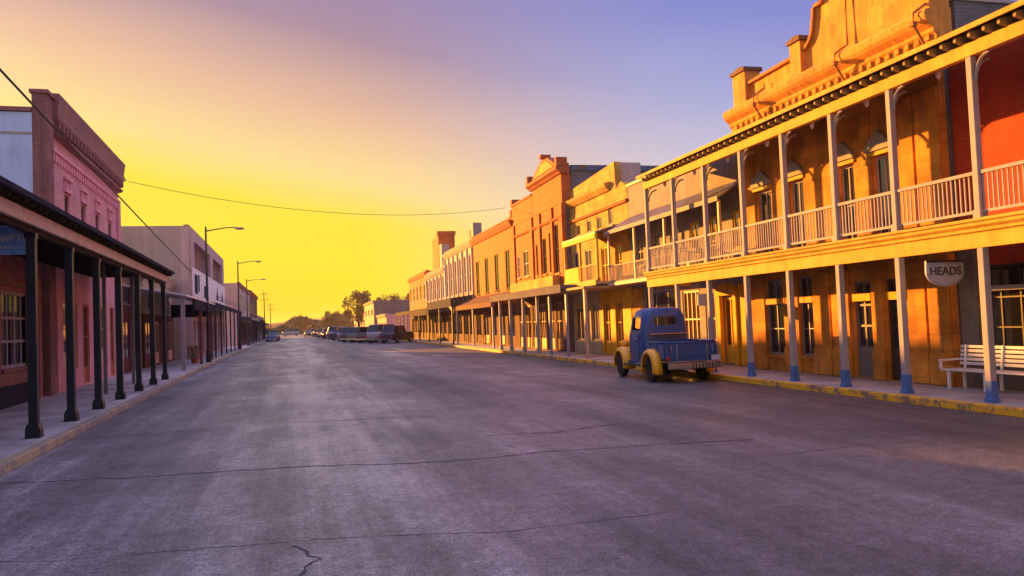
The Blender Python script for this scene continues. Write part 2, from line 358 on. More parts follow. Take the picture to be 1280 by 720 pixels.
# tar joints and cracks in the asphalt, 4 mm up
m = MB()
def crack(pts, w, jit=.05, step=.12):
    P = []
    for (x0, y0), (x1, y1) in zip(pts, pts[1:]):
        L = math.hypot(x1-x0, y1-y0); k = max(2, int(L/step))
        P += [(x0+(x1-x0)*i/k, y0+(y1-y0)*i/k) for i in range(k)]
    P.append(pts[-1]); off = 0; A = []; B = []
    for i, (x, y) in enumerate(P):
        off = off*.8+random.uniform(-jit, jit); q = P[min(i+1, len(P)-1)]; p = P[max(i-1, 0)]
        dx, dy = q[0]-p[0], q[1]-p[1]; L = math.hypot(dx, dy) or 1; nx, ny = -dy/L, dx/L; ww = w*random.uniform(.25, 1.1)
        A.append((x+nx*(off+ww/2), y+ny*(off+ww/2), .008)); B.append((x+nx*(off-ww/2), y+ny*(off-ww/2), .008))
    n = len(A); m.add(A+B, [(i, i+1, n+i+1, n+i) for i in range(n-1)])
crack([(-3.85, 12.2), (-2.1, 11.75), (-.2, 11.5), (2.1, 10.9), (4.2, 10.95), (6.5, 10.5)], .05, .03)
crack([(-2.6, 7.9), (-1.9, 7.7), (.3, 7.45), (1.85, 7.05), (3.4, 7.1)], .016, .02)
crack([(-.05, 7.35), (.07, 7.1), (.05, 6.98), (.17, 6.85), (.06, 6.68), (.03, 6.5), (-.06, 6.3)], .03, .015, .05)
crack([(-4.2, 16.6), (0, 16.9), (3, 16.2)], .05, .03); crack([(-4.2, 24), (2, 24.8), (7, 24.3)], .06, .04)
crack([(3, 13), (4.2, 12.7), (5.5, 13.2)], .05, .04)
for q in range(9): crack([(-4.3, 34+q*9), (3, 34.6+q*9), (11.2, 33.6+q*9)], .1, .06, .4)
crack([(6, 9.2), (7.4, 9.4), (8.2, 9.3)], .02, .03)
tag(m.build('road_cracks', 'crack_dark'), kind='structure')
# hills closing the street
m = MB(); rg = []
for i in range(60):
    a = -70+i*2.4; yy = 620; xx = yy*math.tan(R(a)) if abs(a) < 75 else 0
    rg.append([(xx, yy, -1), (xx, yy+260, -1), (xx*1.2, yy+160, 7+3*math.sin(i*.45)+2*math.sin(i*1.1)), (xx, yy+40, 5+2*math.sin(i*.7))])
m.loft(rg); tag(m.build('hills', 'leaf_dark', smooth=True), kind='structure')

# ------------------------------------------------------------ building kit
def wall_holes(m, s, d, y0, y1, z0, z1, holes, th=.13):
    ys_ = sorted({y0, y1, *[h[0] for h in holes], *[h[1] for h in holes]}); zs = sorted({z0, z1, *[h[2] for h in holes], *[h[3] for h in holes]})
    def inh(y, z): return any(h[0] < y < h[1] and h[2] < z < h[3] for h in holes)
    for a, b in zip(ys_, ys_[1:]):
        for c, e in zip(zs, zs[1:]):
            if not inh((a+b)/2, (c+e)/2):
                m.add([(s*d, a, c), (s*d, b, c), (s*d, b, e), (s*d, a, e)], [(0, 1, 2, 3)])
                m.add([(s*(d+th), a, c), (s*(d+th), b, c), (s*(d+th), b, e), (s*(d+th), a, e)], [(0, 1, 2, 3)])
    for h in holes:
        a, b, c, e = h[:4]
        for q in ([(d, a, c), (d+th, a, c), (d+th, a, e), (d, a, e)], [(d, b, c), (d+th, b, c), (d+th, b, e), (d, b, e)],
                  [(d, a, e), (d+th, a, e), (d+th, b, e), (d, b, e)], [(d, a, c), (d+th, a, c), (d+th, b, c), (d, b, c)]):
            m.add([(s*p[0], p[1], p[2]) for p in q], [(0, 1, 2, 3)])
    for q in ([(d, y0, z1), (d+th, y0, z1), (d+th, y1, z1), (d, y1, z1)], [(d, y0, z0), (d+th, y0, z0), (d+th, y0, z1), (d, y0, z1)], [(d, y1, z0), (d+th, y1, z0), (d+th, y1, z1), (d, y1, z1)]):
        m.add([(s*p[0], p[1], p[2]) for p in q], [(0, 1, 2, 3)])
def window(root, s, d, y0, y1, z0, z1, fm='white_paint', gm='glass', nv=1, nh=1, th=.13, name='window', sill=True, panel=0, sillm=None, curtain=False, arch=False, bar=.05):
    m = MB(); a = d+th-.10; b = d+th-.04; w = bar+.02; g = .004
    y0 += g; y1 -= g; z0 += g; z1 -= g
    m.box(s*a, s*b, y0, y0+w, z0, z1); m.box(s*a, s*b, y1-w, y1, z0, z1); m.box(s*a, s*b, y0+w, y1-w, z1-w, z1); m.box(s*a, s*b, y0+w, y1-w, z0, z0+w)
    pz = z0+w
    if panel: m.box(s*(a+.012), s*b, y0+w, y1-w, z0+w, z0+panel); pz = z0+panel
    for i in range(nv):
        yc = y0+(y1-y0)*(i+1)/(nv+1); m.box(s*(a+.006), s*(b-.006), yc-bar/2, yc+bar/2, pz, z1-w)
    for i in range(nh):
        zc = pz+(z1-w-pz)*(i+1)/(nh+1); m.box(s*(a+.01), s*(b-.01), y0+w, y1-w, zc-bar/2, zc+bar/2)
    fo = m.build(name, fm, root)
    m = MB(); m.box(s*(b-.03), s*(b-.02), y0+w*.5, y1-w*.5, pz-.01, z1-w*.5); m.build('pane', gm, fo)
    if sill:
        m = MB(); m.box(s*(d-.07), s*(d+.03), y0-.06, y1+.06, z0-.10, z0-.006); m.build('sill', sillm or fm, fo)
    if curtain:
        m = MB()
        for cy0, cy1 in ((y0+.08, y0+(y1-y0)*.4), (y1-(y1-y0)*.36, y1-.08)):
            k = 14; A = []
            for i in range(k+1):
                yy = cy0+(cy1-cy0)*i/k; A.append((s*(b+.12+.03*(i % 2)), yy))
            vs = [(x, y, z0+.05) for x, y in A]+[(x, y, z1-.1) for x, y in A]
            m.add(vs, [(i, i+1, k+2+i, k+1+i) for i in range(k)])
        m.build('curtain', 'curtain', fo)
    return fo
def shell(root, s, L, depth, H, mat, sidemat=None, holes=(), th=.13, roofmat='roof_flat', parapet=.35, z0=0.0, front='front_wall', d0=0, split=None, lowwall=None):
    if split:
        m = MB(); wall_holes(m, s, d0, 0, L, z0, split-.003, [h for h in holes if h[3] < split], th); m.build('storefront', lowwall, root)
        m = MB(); wall_holes(m, s, d0, 0, L, split, H, [h for h in holes if h[3] > split], th); fwall = m.build(front, mat, root)
    else:
        m = MB(); wall_holes(m, s, d0, 0, L, z0, H, holes, th); fwall = m.build(front, mat, root)
    sm = sidemat or mat
    for nm, ya, yb in (('side_wall', .004, .25), ('side_wall', L-.25, L-.004)):
        m = MB(); m.box(s*(d0+th+.002), s*depth, ya, yb, z0, H-.004); m.build(nm, sm, root)
    m = MB(); m.box(s*(depth-.25), s*(depth-.003), .252, L-.252, z0, H-.3); m.build('back_wall', sm, root)
    m = MB(); m.box(s*(d0+th+.003), s*(depth-.252), .253, L-.253, H-parapet-.12, H-parapet); m.build('roof', roofmat, root)
    return fwall
def band(root, name, mat, s, y0, y1, prof, bev=.01):
    """prof: list of (projection outwards, z)"""
    m = MB(); m.prism([(-s*p, z) for p, z in prof], 'y', y0, y1); return m.build(name, mat, root, bevel=bev)

# ======================================================== RIGHT SIDE
# ---- two-storey gallery in front of the stone and red brick buildings
VG = 11.45
def right_gallery():
    t = thing('two_storey_gallery', 'long cream two storey timber gallery fronting the stone and red brick buildings', 'balcony', 'R', VG, 0)
    posts = [25.35, 23.3, 21.22, 19.15, 17.2, 15.3, 13.45, 11.42, 9.4, 7.4]
    y0, y1 = 5.2, 25.43
    # deck and fascia
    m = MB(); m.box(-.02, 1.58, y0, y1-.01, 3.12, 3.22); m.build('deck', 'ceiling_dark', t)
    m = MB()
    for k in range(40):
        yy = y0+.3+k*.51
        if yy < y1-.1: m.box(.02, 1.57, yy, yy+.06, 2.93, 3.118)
    m.build('joists', 'ceiling_dark', t)
    band(t, 'fascia', 'cream_paint', 1, y0, y1, [(-.02, 2.83), (.06, 2.83), (.06, 3.10), (.11, 3.12), (.11, 3.17), (.17, 3.22), (.17, 3.27), (.21, 3.29), (.21, 3.34), (-.02, 3.34)])
    m = MB(); m.box(-.06, 1.55, y1, y1+.06, 2.85, 3.33); m.build('end_fascia', 'cream_paint', t)
    # roof beam, rafter tails, roof
    m = MB(); m.box(-.07, .07, y0, y1, 6.2, 6.44); m.build('beam', 'cream_paint', t, bevel=.01)
    m = MB(); yy = y0+.1
    while yy < y1: m.prism([(-.22, 6.48), (-.22, 6.56), (1.45, 7.02), (1.45, 6.92), (0, 6.442), (-.07, 6.442)], 'y', yy, yy+.055); yy += .31
    m.build('rafters', 'cream_soft', t)
    m = MB(); m.prism([(-.27, 6.60), (-.27, 6.64), (1.55, 7.13), (1.55, 7.05)], 'y', y0, y1+.02); m.build('roof', 'roof_metal', t)
    m = MB(); m.box(-.31, -.275, y0, y1+.03, 6.57, 6.66); m.build('gutter', 'cream_paint', t)
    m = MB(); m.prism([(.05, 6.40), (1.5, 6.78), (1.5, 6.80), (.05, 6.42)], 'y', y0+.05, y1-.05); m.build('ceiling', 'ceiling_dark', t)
    for i, p in enumerate(posts):
        far = p > 20
        pm = 'post_grey' if p < 13 else 'white_paint'
        m = MB(); m.box(-.065, .065, p-.065, p+.065, .147, 2.829); lo = m.build('lower_post', 'white_paint', t, bevel=.012)
        m = MB(); m.box(-.072, .072, p-.072, p+.072, .146, .52); m.box(-.09, .09, p-.09, p+.09, .1455, .22); m.build('post_base', 'blue_paint', lo, bevel=.01)
        m = MB(); m.box(-.062, .062, p-.062, p+.062, 3.342, 6.198); m.box(-.085, .085, p-.085, p+.085, 3.341, 3.5); up = m.build('upper_post', 'white_paint', t, bevel=.012)
        m = MB(); pts = []
        for k in range(9):
            a = R(90*k/8); pts.append((0, p-.09-.30*(1-math.cos(a)), 5.78+.40*math.sin(a)))
        m.tube(pts, .028, 6)
        pts = [(0+.09+.30*(1-math.cos(R(90*k/8))), p, 5.78+.40*math.sin(R(90*k/8))) for k in range(9)]; m.tube(pts, .028, 6)
        m.build('bracket', 'white_paint', up)
    for a, b in zip(posts[1:], posts):
        m = MB(); m.box(-.035, .035, a+.066, b-.066, 4.12, 4.18); m.box(-.025, .025, a+.066, b-.066, 3.44, 3.49)
        n = int((b-a)/.10); 
        for k in range(1, n): yy = a+(b-a)*k/n; m.box(-.011, .011, yy-.012, yy+.012, 3.491, 4.119)
        m.build('railing', 'white_paint', t)
    # end railing and bulbs under the ceiling
    m = MB(); m.box(.08, 1.45, y1-.1, y1-.05, 4.12, 4.18)
    for k in range(1, 11): m.box(.08+k*.125, .105+k*.125, y1-.09, y1-.06, 3.35, 4.12)
    m.build('end_railing', 'white_paint', t)
    for p in (24.3, 22.2, 20.2, 18.2, 16.3, 14.4, 12.4, 10.4):
        m = MB(); m.lathe([(.012, 6.40), (.03, 6.30), (.05, 6.26), (.055, 6.20), (.03, 6.13), (.004, 6.11)], .22, p, 10); m.build('ceiling_bulb', 'bulb_white', t, smooth=True)
right_gallery()

# ---- red brick building nearest on the right
def red_building():
    t = thing('red_brick_building', 'bright red brick building at the right edge with tall curtained ground floor windows', 'building', 'R', 13.33, 5.0)
    L = 13.88-5.0
    holes = [(7.05, 8.42, .72, 2.62, 0), (5.3, 6.75, .72, 2.62, 0), (3.2, 4.3, .15, 2.5, 1), (.8, 2.6, .72, 2.62, 0), (3.9, 4.9, 3.5, 5.4, 2), (1.2, 2.2, 3.5, 5.4, 2)]
    shell(t, 1, L, 9, 6.9, 'brick_red', 'brick_grey', holes)
    for h in holes:
        if h[4] == 0: window(t, 1, 0, *h[:4], fm='door_dark', gm='clear_glass', nv=2, nh=2, curtain=True, sillm='white_paint', bar=.03)
        elif h[4] == 1: window(t, 1, 0, *h[:4], fm='door_dark', nv=1, nh=1, name='door', sill=False, panel=.7)
        else: window(t, 1, 0, *h[:4], nv=1, nh=1)
    m = MB(); m.box(-.10, -.002, L-.44, L-.002, .15, 3.1); m.build('pilaster', 'wall_weathered', t, bevel=.01)
    m = MB(); m.box(-.06, -.001, 6.95, 8.42, 2.10, 2.2); m.build('transom_bar', 'white_paint', t)
    m = MB(); m.box(-.08, -.002, 5.15, 5.3, .15, 3.0); m.box(-.08, -.002, 6.78, 7.02, .15, 3.0); m.build('mullion_post', 'fascia_tan', t)
    m = MB(); m.box(-.05, -.002, 0, L-.45, .15, .66); m.build('stall_riser', 'door_grey', t)
    m = MB(); m.box(.25, 8.7, .26, L-.26, 3.1, 3.2); m.build('upper_floor', 'interior', t)
    m = MB(); m.box(4.0, 4.1, .26, L-.26, .1, 3.1); m.build('inner_wall', 'interior', t)
red_building()

# ---- stone building with curved gable parapet
def stone_building():
    U0 = 13.9; t = thing('stone_building', 'golden stone commercial building with a curved gable parapet and heavy cornice', 'building', 'R', 13.05, U0)
    L = 21.95-U0
    y = lambda u: u-U0
    lower = [(y(15.17), y(15.85), .16, 2.5, 'd'), (y(16.35), y(17.0), .16, 2.5, 'd'), (y(18.6), y(19.25), .62, 2.75, 'w'), (y(19.95), y(20.85), .62, 2.75, 'w')]
    upper = [(y(15.4), y(16.0), 3.4, 5.38, 'w'), (y(16.7), y(17.25), 3.4, 5.38, 'w'), (y(18.75), y(19.35), 3.5, 5.38, 'w'), (y(20.3), y(21.0), 3.5, 5.38, 'w')]
    shell(t, 1, L, 11, 7.45, 'stone_gold', 'brick_grey', [h[:4] for h in lower+upper], th=.17, parapet=.1)
    for h in lower:
        if h[4] == 'd':
            window(t, 1, 0, *h[:4], fm='door_grey' if h[0] > 2 else 'door_dark', nv=1, nh=2, name='door', sill=False, panel=.75, th=.17)
            m = MB(); m.box(-.02, .055, h[0]+.003, h[1]-.003, 2.02, 2.2); m.build('transom', 'yellow_paint', t)
        else:
            window(t, 1, 0, *h[:4], nv=1, nh=2, th=.17, fm='post_grey', bar=.025, sillm='stone_gold')
            m = MB(); m.box(-.03, .055, h[0]+.003, h[1]-.003, 2.05, 2.22); m.build('transom', 'cream_paint', t)
    for h in upper:
        window(t, 1, 0, *h[:4], nv=1, nh=1, th=.17, fm='white_paint', sillm='stone_gold', bar=.035)
        m = MB(); c = (h[0]+h[1])/2; w = (h[1]-h[0])/2+.16
        m.prism([(c-w, 5.50), (c+w, 5.50), (c+w, 5.60), (c, 5.98), (c-w, 5.60)], 'x', -.14, -.003); m.build('window_hood', 'wood_grey', t, bevel=.01)
        m = MB(); m.box(-.09, -.003, c-w+.04, c+w-.04, 5.40, 5.497); m.build('lintel', 'cream_paint', t)
    # engaged pilasters
    for a, b in ((13.92, 14.5), (14.56, 15.08), (15.92, 16.28), (17.1, 17.78), (17.84, 18.55), (19.2, 19.9), (20.85, 21.35)):
        m = MB(); m.box(-.055, -.003, y(a), y(b), .16, 2.82); m.build('pilaster', 'stone_gold', t, bevel=.015)
        m = MB(); m.box(-.10, -.004, y(a)-.015, y(b)+.015, .157, .84); m.build('plinth', 'stone_gold', t, bevel=.02)
    for a, b in ((13.92, 14.6), (14.66, 15.35), (16.05, 16.6), (17.3, 18.65), (19.4, 20.2), (21.1, 21.9)):
        m = MB(); m.box(-.05, -.003, y(a), y(b), 3.36, 6.5); m.build('pilaster', 'stone_gold', t, bevel=.015)
    # cornice
    band(t, 'cornice', 'stucco_gold', 1, -.16, L+.16, [(-.1, 7.36), (.06, 7.36), (.10, 7.46), (.10, 7.54), (.17, 7.60), (.17, 7.68), (.30, 7.78), (.36, 7.86), (.38, 7.98), (.34, 8.06), (.0, 8.12), (-.3, 8.12), (-.3, 7.452), (-.1, 7.452)], .008)
    k = 0.0
    while k < L: m = MB(); m.box(-.15, -.062, k, k+.12, 7.462, 7.585); k += .30; m.build('dentil', 'stucco_gold', t, bevel=.008)
    band(t, 'string_course', 'stucco_gold', 1, 0, L, [(.003, 6.98), (.06, 7.0), (.06, 7.08), (.003, 7.10)])
    # parapet with curved gable
    P = [(0.55, 8.1), (0.55, 8.62)]
    for k in range(9): a = R(90*k/8); P.append((.62+.55*math.sin(a), 9.25-.6*math.cos(a)))
    P += [(1.2, 9.7), (1.45, 9.7)]
    for k in range(11): a = R(180*k/10); P.append((2.55-1.05*math.cos(a), 9.78+.85*math.sin(a)))
    P += [(3.65, 9.7), (3.95, 9.7), (3.98, 9.45)]
    for k in range(9): a = R(90*k/8); P.append((4.62-.6*math.cos(a), 9.35-.62*math.sin(a)))
    P += [(4.66, 8.70), (7.6, 8.66), (7.6, 8.1)]
    P = P[::1]
    m = MB(); m.prism(P, 'x', .05, .34); m.build('gable_parapet', 'stucco_gold', t)
    m = MB(); top = [p for p in P if p[1] > 8.55]
    A = []
    for i, p in enumerate(top): A.append(p)
    for (a0, a1), (b0, b1) in zip(A, A[1:]):
        d = Vector((b0-a0, b1-a1)); 
        if d.length < .01: continue
        d.normalize(); n = Vector((-d.y, d.x)); n = n if n.y >= 0 or abs(n.y) < 1e-6 else -n
        m.prism([(a0-d.x*.01, a1-d.y*.01+.002), (b0+d.x*.01, b1+d.y*.01+.002), (b0+n.x*.09, b1+n.y*.09), (a0+n.x*.09, a1+n.y*.09)], 'x', -.05, .40)
    m.build('gable_coping', 'coping_brown', t)
    for a, b, zt in ((0.0, .5, 9.0), (4.52, 5.0, 9.05), (7.3, 8.0, 9.1)):
        m = MB(); m.box(-.10, .42, a, b, 8.122, zt); pr = m.build('parapet_pier', 'stucco_gold', t, bevel=.01)
        m = MB(); m.box(-.16, .48, a-.06, b+.06, zt+.002, zt+.12); m.prism([(a-.02, zt+.122), (b+.02, zt+.122), ((a+b)/2+.1, zt+.2), ((a+b)/2-.1, zt+.2)], 'x', -.1, .42); m.build('pier_cap', 'brick_brown', pr, bevel=.01)
    m = MB(); m.box(.55, 10.9, .003, .26, 7.455, 8.35); m.build('side_parapet', 'brick_grey', t)
    m = MB(); m.box(.50, 10.95, -.04, .30, 8.352, 8.42); m.build('side_coping', 'stucco_white', t)
    m = MB(); m.box(.55, 10.9, L-.26, L-.003, 7.455, 8.2); m.build('side_parapet', 'brick_grey', t)
    for u in (16.6, 14.0, 20.25):
        yy = y(u); zt = 9.6 if u == 16.6 else 8.4
        m = MB(); 
        m.tube([(-.06 if u != 16.6 else -.03, yy, zt), (-.05, yy, 8.3), (-.42, yy, 8.05), (-.44, yy, 7.8), (-.12, yy, 7.3), (-.10, yy, 6.95)], .03, 8); m.box(-.50, -.38, yy-.06, yy+.06, 7.76, 7.86)
        m.build('drain_pipe', 'coping_brown', t)
        m = MB(); m.tube([(-.08, yy-.04, 7.42), (-.65, yy-.35, 6.95)], .025, 6); m.tube([(-.08, yy-.18, 7.38), (-.6, yy-.38, 6.95)], .025, 6); m.build('roof_stay', 'cream_soft', t)
    # arched doorway at the far end
stone_building()

# ---- weathered grey building between (partly behind the truck)
def grey_building():
    U0 = 21.97; t = thing('weathered_building', 'grey weathered two storey building with a yellow arched doorway, behind the blue pickup', 'building', 'R', 13.4, U0)
    L = 31.55-U0; y = lambda u: u-U0
    holes = [(y(23.15), y(23.95), .2, 2.35, 'arch'), (y(24.5), y(25.2), .9, 2.45, 'w'), (y(25.6), y(26.9), .2, 2.7, 'd'), (y(27.1), y(30.3), .9, 2.85, 'blue'), 
             (y(22.4), y(23.1), 3.9, 5.1, 'u'), (y(23.9), y(24.6), 3.5, 5.1, 'u'), (y(25.4), y(26.1), 3.9, 5.1, 'u'), (y(27.0), y(27.7), 3.9, 5.1, 'u'), (y(28.6), y(29.3), 3.5, 5.1, 'u'), (y(30.2), y(30.9), 3.9, 5.1, 'u')]
    shell(t, 1, L, 11, 7.35, 'wall_weathered', 'brick_grey', [h[:4] for h in holes], roofmat='roof_metal')
    for h in holes:
        k = h[4]
        if k == 'arch': window(t, 1, 0, *h[:4], fm='yellow_paint', gm='glass_warm', nv=1, nh=0, name='door', sill=False, panel=.6)
        elif k == 'd': window(t, 1, 0, *h[:4], fm='fascia_tan', gm='glass_warm', nv=3, nh=1, name='door', sill=False, panel=.5)
        elif k == 'blue': window(t, 1, 0, *h[:4], fm='wood_grey', gm='glass', nv=2, nh=1)
        elif k == 'w': window(t, 1, 0, *h[:4], fm='fascia_tan', gm='glass_warm', nv=1, nh=1)
        else: window(t, 1, 0, *h[:4], fm='yellow_paint' if h[0] < 5 else 'wood_grey', gm='glass', nv=1, nh=1)
    # yellow door surround with pediment
    m = MB(); a, b = y(23.15), y(23.95)
    m.box(-.14, -.002, a-.22, a-.01, .16, 2.42); m.box(-.14, -.002, b+.01, b+.22, .16, 2.42)
    pts = [(a-.28, 2.42)]+[((a+b)/2-(b-a+.5)/2*math.cos(R(180*k/12)), 2.44+.38*math.sin(R(180*k/12))) for k in range(13)]+[(b+.28, 2.42)]
    m.prism(pts, 'x', -.18, -.003); m.build('door_surround', 'yellow_paint', t, bevel=.012)
    m = MB(); m.box(-.06, -.001, y(22.0), y(22.88), .16, 2.75); m.build('yellow_panel', 'yellow_paint', t)
    m = MB(); m.box(-.04, -.001, y(30.4), y(31.5), .16, 3.0); m.build('orange_pier', 'stone_gold', t)
    m = MB(); m.box(-.05, .3, -.0, L, 7.352, 7.46); m.build('coping', 'roof_metal', t)
    m = MB(); m.prism([(-1.1, 5.36), (-1.1, 5.42), (-.003, 6.05), (-.003, 5.97)], 'y', .02, L+.1); m.build('shed_roof', 'roof_metal', t)
    m = MB(); m.box(-1.13, -1.103, .02, L+.1, 5.30, 5.45); m.build('roof_fascia', 'wood_grey', t)
    m = MB(); m.box(-1.05, -1.0, .02, L, 3.95, 4.0); m.box(-1.05, -1.0, .02, L, 3.28, 3.33)
    for k in range(int(L/.13)): m.box(-1.04, -1.015, .05+k*.13, .08+k*.13, 3.33, 3.95)
    m.build('railing', 'wood_grey', t)
    for u in (22.1, 26.0, 28.7, 31.4):
        m = MB(); m.box(-1.06, -.98, y(u)-.04, y(u)+.04, 3.3, 5.34); m.build('porch_post', 'fascia_tan', t)
    m = MB(); m.box(-1.09, -.005, 3.7, L, 3.16, 3.27); m.build('porch_floor', 'fascia_tan', t)
    for u, mt in ((24.4, 'lamp_white'), (26.6, 'yellow_paint')):
        m = MB(); m.box(-.9, -.6, y(u), y(u)+.2, 3.34, 3.62); m.lathe([(.1, 3.62), (.16, 3.8), (.08, 3.95), (.01, 4.0)], -.75, y(u)+.1, 10); m.build('planter', mt, t)
grey_building()

# ---- yellow stone building with timber balcony
def yellow_building():
    U0 = 31.6; t = thing('yellow_stone_building', 'yellow stone building with broken parapet and a timber balcony over its storefront', 'building', 'R', 13.4, U0)
    L = 39.25-U0; y = lambda u: u-U0
    holes = [(y(32.5), y(33.2), 3.5, 5.1, 'y'), (y(34.2), y(35.0), 3.4, 5.1, 'y'), (y(36.3), y(37.2), 3.6, 5.2, 'w'), (y(37.9), y(38.9), 3.6, 5.2, 'w'),
             (y(36.1), y(36.75), 5.98, 6.6, 'p'), (y(34.7), y(35.4), 5.95, 6.6, 'p'), (y(37.7), y(38.4), 5.98, 6.6, 'p'), (y(33.3), y(33.9), 6.0, 6.75, 'p'),
             (y(37.3), y(38.9), .75, 2.4, 's'), (y(35.5), y(36.6), .75, 2.5, 's'), (y(34.1), y(34.9), .18, 2.5, 'd'), (y(32.6), y(33.4), .18, 2.5, 'd')]
    shell(t, 1, L, 11, 7.1, 'stone_yellow', 'brick_grey', [h[:4] for h in holes])
    for h in holes:
        k = h[4]; fm = {'y': 'yellow_paint', 'w': 'white_paint', 'p': 'stucco_cream', 's': 'stucco_white', 'd': 'yellow_paint'}[k]
        window(t, 1, 0, *h[:4], fm=fm, gm='glass_warm' if k in 'yd' else 'glass', nv={'s': 2, 'p': 0}.get(k, 1), nh=0 if k in 'sp' else 1, name='door' if k == 'd' else 'window', sill=k not in 'd', panel=.6 if k == 'd' else 0)
    m = MB(); m.prism([(y(31.7), 7.1), (y(31.7), 7.45), (y(32.3), 7.75), (y(32.9), 7.5), (y(33.0), 8.75), (L, 8.45), (L, 7.1)], 'x', .02, .34); m.build('parapet', 'stone_yellow', t)
    m = MB(); m.box(.342, 1.3, y(33.0), y(33.2), 7.0, 8.72); m.build('parapet_return', 'stucco_mauve', t)
    band(t, 'cornice', 'stone_yellow', 1, y(33.6), L, [(-.02, 7.55), (.05, 7.55), (.22, 7.75), (.25, 7.9), (-.02, 7.98)])
    band(t, 'string_course', 'brick_deep', 1, 0, L, [(.001, 6.72), (.09, 6.74), (.12, 6.86), (.001, 6.9)])
    m = MB(); m.box(-.06, -.002, y(35.2), L-.02, .16, 3.2)
    for h in holes:
        pass
    # storefront surround built as strips so the windows stay open
    m = MB()
    m.box(-.05, -.002, y(35.3), L-.02, 2.55, 3.2); m.box(-.05, -.002, y(35.3), y(35.48), .16, 2.548); m.box(-.05, -.002, y(36.62), y(37.28), .16, 2.548); m.box(-.05, -.002, y(38.92), L-.02, .16, 2.548)
    m.box(-.05, -.002, y(35.482), y(36.618), .16, .70); m.box(-.05, -.002, y(37.282), y(38.918), .16, .70)
    m.build('storefront', 'stucco_cream', t)
    m = MB(); m.box(-.05, -.002, .02, y(32.55), .16, 3.1); m.box(-.05, -.002, y(33.45), y(34.05), .16, 3.1); m.box(-.05, -.002, y(34.95), y(35.28), .16, 3.1); m.box(-.05, -.002, y(32.552), y(33.448), 2.53, 3.1); m.box(-.05, -.002, y(34.052), y(34.948), 2.53, 3.1)
    m.build('yellow_panels', 'yellow_paint', t)
    # balcony: shed roof, posts, railing, deck
    g0, g1 = 0.1, y(36.0)
    m = MB(); m.prism([(-1.5, 5.42), (-1.5, 5.50), (-.01, 5.93), (-.01, 5.85)], 'y', g0, y(36.2)); m.build('balcony_roof', 'roof_metal', t)
    m = MB(); m.box(-1.52, -1.40, g0, y(36.15), 5.22, 5.415); m.build('balcony_beam', 'yellow_paint', t)
    m = MB(); m.box(-1.5, -.06, g0, y(36.15), 3.28, 3.40); m.build('balcony_deck', 'fascia_tan', t)
    m = MB(); m.box(-1.56, -1.501, g0, y(36.15), 3.24, 3.46); m.build('deck_fascia', 'cream_paint', t)
    for u in (31.75, 33.9, 36.05):
        m = MB(); m.box(-1.47, -1.37, y(u)-.06, y(u)+.06, 3.403, 5.218); m.box(-1.5, -1.34, y(u)-.09, y(u)+.09, 3.402, 3.55); m.build('balcony_post', 'cream_paint', t)
    m = MB(); m.box(-1.45, -1.4, g0, y(33.8), 4.10, 4.16); m.box(-1.45, -1.4, g0, y(33.8), 3.46, 3.5)
    for k in range(int((y(33.8)-g0)/.12)): m.box(-1.435, -1.415, g0+.05+k*.12, g0+.08+k*.12, 3.5, 4.1)
    m.build('balcony_railing', 'cream_soft', t)
    m = MB(); m.box(-1.5, -1.4, y(34.0), y(35.95), 3.41, 4.15); m.build('balcony_panel', 'yellow_paint', t)
    for k, u in enumerate((31.9, 34.4, 37.0)):
        m = MB(); m.box(-2.05, -1.93, y(u)-.06, y(u)+.06, .15, 3.1); m.build('porch_post', 'post_grey' if k else 'fascia_tan', t)
    m = MB(); m.box(-2.12, -.06, g0, L-.1, 3.102, 3.2); m.build('porch_roof', 'cream_soft', t)
yellow_building()

